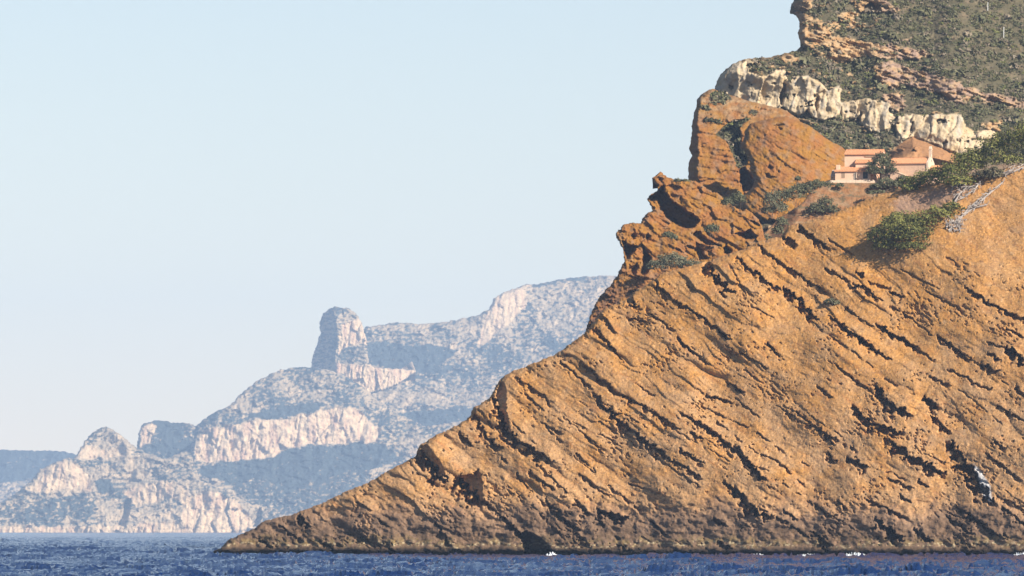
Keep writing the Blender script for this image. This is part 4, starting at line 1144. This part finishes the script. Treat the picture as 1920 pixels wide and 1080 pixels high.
dead_branches('tangled ball of grey dead branches at the right end of the rounded juniper', 1788, 432, on_point(1788, 430) - 0.8,
              [[(1774, 426), (1782, 416), (1796, 418), (1803, 428)], [(1776, 418), (1790, 432), (1800, 430)], [(1778, 432), (1790, 424), (1802, 422)], [(1800, 430), (1797, 418), (1784, 412)]], 22)
dead_branches('pale dead branches under the long wind-swept juniper', 1800, 365, on_point(1800, 368) - 1.0,
              [[(1830, 348), (1812, 352), (1800, 362), (1790, 378)], [(1812, 338), (1800, 345), (1786, 352)], [(1838, 340), (1830, 352), (1818, 362), (1805, 372)], [(1826, 300), (1818, 312), (1812, 325)]], 23)
dead_branches('low dead branches lying along the crest at the right edge', 1900, 318, on_point(1900, 325) - 0.8,
              [[(1925, 305), (1905, 315), (1888, 322), (1872, 328)], [(1918, 314), (1900, 322), (1880, 330)]], 24)

# low wall along the edge of the terrace
def terrace_wall():
    rng = random.Random(4)
    o = empty('terrace_wall', P3(1556, 341.5, HOUSE_Y - 2.6)); tag(o, 'low pale stone wall along the terrace edge in front of the house', 'wall')
    m = MB(); n = 26; w = 13.0
    for i in range(n):
        a = i * w / n; h = 0.55 + rng.uniform(-0.1, 0.12)
        m.box(a, a + w / n - 0.02, rng.uniform(-0.04, 0.04), 0.5, -0.9, h)
    m.build('stonework', M_WHITE, o)
    c = MB().box(-0.05, w + 0.02, 0.06, 0.44, -0.8, 0.36); c.build('core', M_STONE, o)
terrace_wall()

# bushes round the house and in the gully
T = HOUSE_Y
shrub('pine_tree', 'bushy round-crowned pine tree standing between the house and the chapel', 1650, 341, T - 3.0,
      [(-14, -20, 13, 12, 0), (0, -34, 17, 16, 0), (14, -30, 15, 14, 0), (4, -46, 13, 9, .3), (-18, -30, 9, 9, 0), (22, -20, 12, 8, 0), (-4, -18, 14, 10, -.4)],
      4500, 0.19, GREY, 31, 8, 'tree', None, True, ('crown', 'trunk'))
shrub('bush', 'dark low bush in front of the low stone annexe', 1658, 356, T - 6.5, [(-12, -6, 16, 8, 0), (4, -12, 18, 12, 0), (20, -9, 16, 9, 0)], 1300, 0.24, GREY, 32, 4)
shrub('bush', 'small round grey-green bush against the annexe wall', 1692, 346, T - 5.0, [(0, -9, 11, 9, 0)], 420, 0.22, GREY, 33, 3)
G = [
    ('dense dark bush on the slope just left of the house', 1530, 358, T - 3, [(-25, -6, 22, 9, 0), (0, -10, 22, 12, 0), (20, -9, 16, 9, 0)], 1500, 34),
    ('broad dark thicket in the gully below the red dome', 1487, 388, T - 4, [(-22, -16, 22, 18, 0), (5, -22, 26, 20, 0), (30, -30, 20, 14, 0)], 2300, 35),
    ('pale green feathery bush at the foot of the red dome', 1450, 404, T - 6, [(-4, -24, 18, 22, 0), (12, -12, 18, 14, 0), (-10, -8, 14, 10, 0)], 1700, 36),
    ('rounded grey-green bush on the bare earth slope under the house', 1540, 405, T - 14, [(-10, -12, 20, 13, 0), (8, -20, 17, 18, 0), (20, -10, 16, 10, 0)], 1600, 37),
    ('narrow grey bush leaning over the gully above the ochre ridge', 1462, 446, T - 30, [(-4, -12, 12, 12, 0), (4, -28, 12, 12, 0)], 900, 38),
    ('low spread bush behind the ochre ridge in the gully mouth', 1405, 470, T - 36, [(-18, -6, 18, 9, 0), (6, -12, 20, 11, 0), (26, -20, 14, 10, 0)], 1400, 39),
    ('olive bush in the cleft between crag and dome', 1385, 392, 2095.0, [(-18, -12, 16, 12, 0), (0, -18, 14, 14, 0)], 1200, 40),
    ('wide feathery bush below the eagle-headed crag', 1262, 512, 2092.0, [(-28, -12, 24, 14, 0), (0, -20, 30, 18, 0), (28, -14, 22, 12, 0)], 2600, 41),
    ('small round bush on the face of the crag', 1334, 440, 2098.0, [(0, -9, 15, 11, 0)], 600, 42),
    ('sparse little bush low on the crag under the hollow', 1255, 448, 2099.0, [(-4, -6, 11, 8, 0), (8, -2, 9, 6, 0)], 520, 43),
    ('tiny dark bush on the top edge of the crag', 1278, 340, 2118.0, [(-8, -1, 8, 4, 0), (6, -1, 9, 3, 0)], 300, 44),
    ('single small dark bush on the red dome foot', 1496, 341, T - 2, [(0, -5, 6, 6, 0)], 240, 45),
    ('small tuft of grass-green bush on the bare slope below the front door', 1574, 352, T - 6, [(0, -4, 8, 5, 0)], 260, 46),
    ('pale dry tuft growing halfway down the ochre point', 1562, 572, on_point(1562, 570) - 0.3, [(-6, -6, 10, 7, 0), (8, -3, 9, 5, 0)], 420, 47),
    ('flat grey bush on the earth slope right of the annexe bush', 1640, 366, T - 12, [(-4, -4, 12, 5, 0), (10, -5, 10, 5, 0)], 420, 48),
]
for lab, x, y, Yd, lb, n, sd in G:
    pale = sd in (36, 41, 47)
    shrub('bush', lab, x, y, Yd, lb, int(n * 1.6), 0.2, ((0.05, 0.055, 0.03), (0.16, 0.15, 0.085), (0.2, 0.16, 0.1)) if pale else GREY, sd, 4)

# two white survey poles on the hillside
hill_Y = grid_sampler(hill_grid)
M_POLE = plain_mat('white_paint', (0.6, 0.59, 0.56), 0.08, 3.0, 0.5, 0.0)
for lab, x, y0, y1 in (('upper of the two thin white poles on the scrub hillside', 1852, 17, 5), ('lower of the two thin white poles on the scrub hillside', 1882, 68, 51)):
    Yd = hill_Y(x, y0) - 1.2; k = Yd / F
    o = empty('white_pole', P3(x, y0, Yd)); tag(o, lab, 'pole', 'white poles on the hillside')
    h = (y0 - y1) * k
    MB().tube([(0, 0, -0.5), (0, 0, h * 0.5), (0.02, 0, h)], [0.13, 0.12, 0.11], 8).build('post', M_POLE, o)
    MB().tube([(0.02, 0, h), (0.02, 0, h + 0.06), (0.02, 0, h + 0.12)], [0.15, 0.15, 0.05], 8).build('cap', M_POLE, o)

# ------------------------------------------------------------------ garrigue scrub on the hill: nobody could count it
def build_scrub():
    rng = np.random.default_rng(61)
    PX, PY, d, Y, C = hill_grid
    lime, orange, earth = hill['f']
    veg = (1 - np.clip(lime * 1.1 + orange * 0.95 + earth, 0, 1)) * (d > 3)
    veg = veg * (PY < 300) * (PX < 1960)
    dens = veg * (0.06 + np.clip(1.5 * fbm(PX / 26.0, PY / 15.0, 4, 720) + 0.45, 0, 1.3))
    p = (dens / dens.sum()).ravel()
    nb = 10000
    ids = rng.choice(p.size, nb, p=p)
    px = PX.ravel()[ids] + rng.uniform(-.8, .8, nb); py = PY.ravel()[ids] + rng.uniform(-.8, .8, nb); yy = Y.ravel()[ids]
    # the same plants in the clefts of the red pillar
    QX, QY, qd, qY, qC = pillar_grid
    q = np.flatnonzero((pil['v'] > 0.7) & (qd > 4))
    q = rng.choice(q, 420)
    px[:420] = QX.ravel()[q]; py[:420] = QY.ravel()[q]; yy[:420] = qY.ravel()[q]
    bx, by, bz = ray(px, py, yy)
    rad = (0.36 + 0.75 * rng.random(nb) ** 2.6) * np.where(px > 1700, 0.85, 1.0)
    big = rng.random(nb) < 0.05; rad[big] *= 2.1
    m = 20
    n = nb * m
    u = rng.normal(size=(n, 3)); u /= np.linalg.norm(u, axis=1)[:, None]; u[:, 2] = np.abs(u[:, 2])
    R = np.repeat(rad, m)
    c = np.stack([np.repeat(bx, m), np.repeat(by, m), np.repeat(bz, m)], 1) + u * (R * (0.7 + 0.45 * rng.random(n)))[:, None] * np.array([1.25, 1.1, 0.85])
    nr = u + rng.normal(0, 0.5, (n, 3)); nr /= np.linalg.norm(nr, axis=1)[:, None]
    a = np.cross(nr, rng.normal(size=(n, 3))); a /= np.linalg.norm(a, axis=1)[:, None]; b = np.cross(nr, a)
    s = (R * 0.42 * (0.6 + 0.8 * rng.random(n)))[:, None]
    V = np.stack([c - a * s, c + b * s, c + a * s - b * 0.6 * s], 1).reshape(-1, 3)
    g = np.array([(0.105, 0.105, 0.052), (0.18, 0.165, 0.085), (0.24, 0.19, 0.13), (0.17, 0.175, 0.055)], np.float32)
    t = np.clip(fbm(px / 40.0, py / 25.0, 3, 730) + 0.5 + rng.normal(0, 0.25, nb), 0, 1)
    cc = g[0] + (g[1] - g[0]) * t[:, None]
    k = rng.random(nb); cc[k < 0.18] = g[2]; cc[k > 0.93] = g[3]
    cc = cc * (0.62 + 0.3 * rng.random(nb))[:, None]
    o = mesh_np('garrigue_scrub', V, np.arange(3 * n).reshape(n, 3), 3, np.repeat(np.repeat(cc, m, 0), 3, 0), M_LEAF)
    tag(o, 'low grey-green garrigue scrub covering the hillside', 'scrub', kind='stuff')
build_scrub()

# ------------------------------------------------------------------ sea haze
def build_haze():
    x0, x1, y0, y1, z0, z1 = -6200, 6200, -500, 30500, -25, 900
    V = np.array([(x0, y0, z0), (x1, y0, z0), (x1, y1, z0), (x0, y1, z0), (x0, y0, z1), (x1, y0, z1), (x1, y1, z1), (x0, y1, z1)], np.float32)
    Fc = np.array([(0, 3, 2, 1), (4, 5, 6, 7), (0, 1, 5, 4), (1, 2, 6, 5), (2, 3, 7, 6), (3, 0, 4, 7)])
    m = bpy.data.materials.new('haze_air'); m.use_nodes = True
    nt = m.node_tree; nt.nodes.clear()
    out = nt.nodes.new('ShaderNodeOutputMaterial')
    v = nt.nodes.new('ShaderNodeVolumePrincipled')
    v.inputs['Color'].default_value = (0.55, 0.74, 1.0, 1)
    v.inputs['Density'].default_value = 2.8e-5
    v.inputs['Anisotropy'].default_value = 0.0
    nt.links.new(v.outputs[0], out.inputs['Volume'])
    o = mesh_np('haze', V, Fc, 4, None, m)
    return tag(o, kind='stuff')
build_haze()
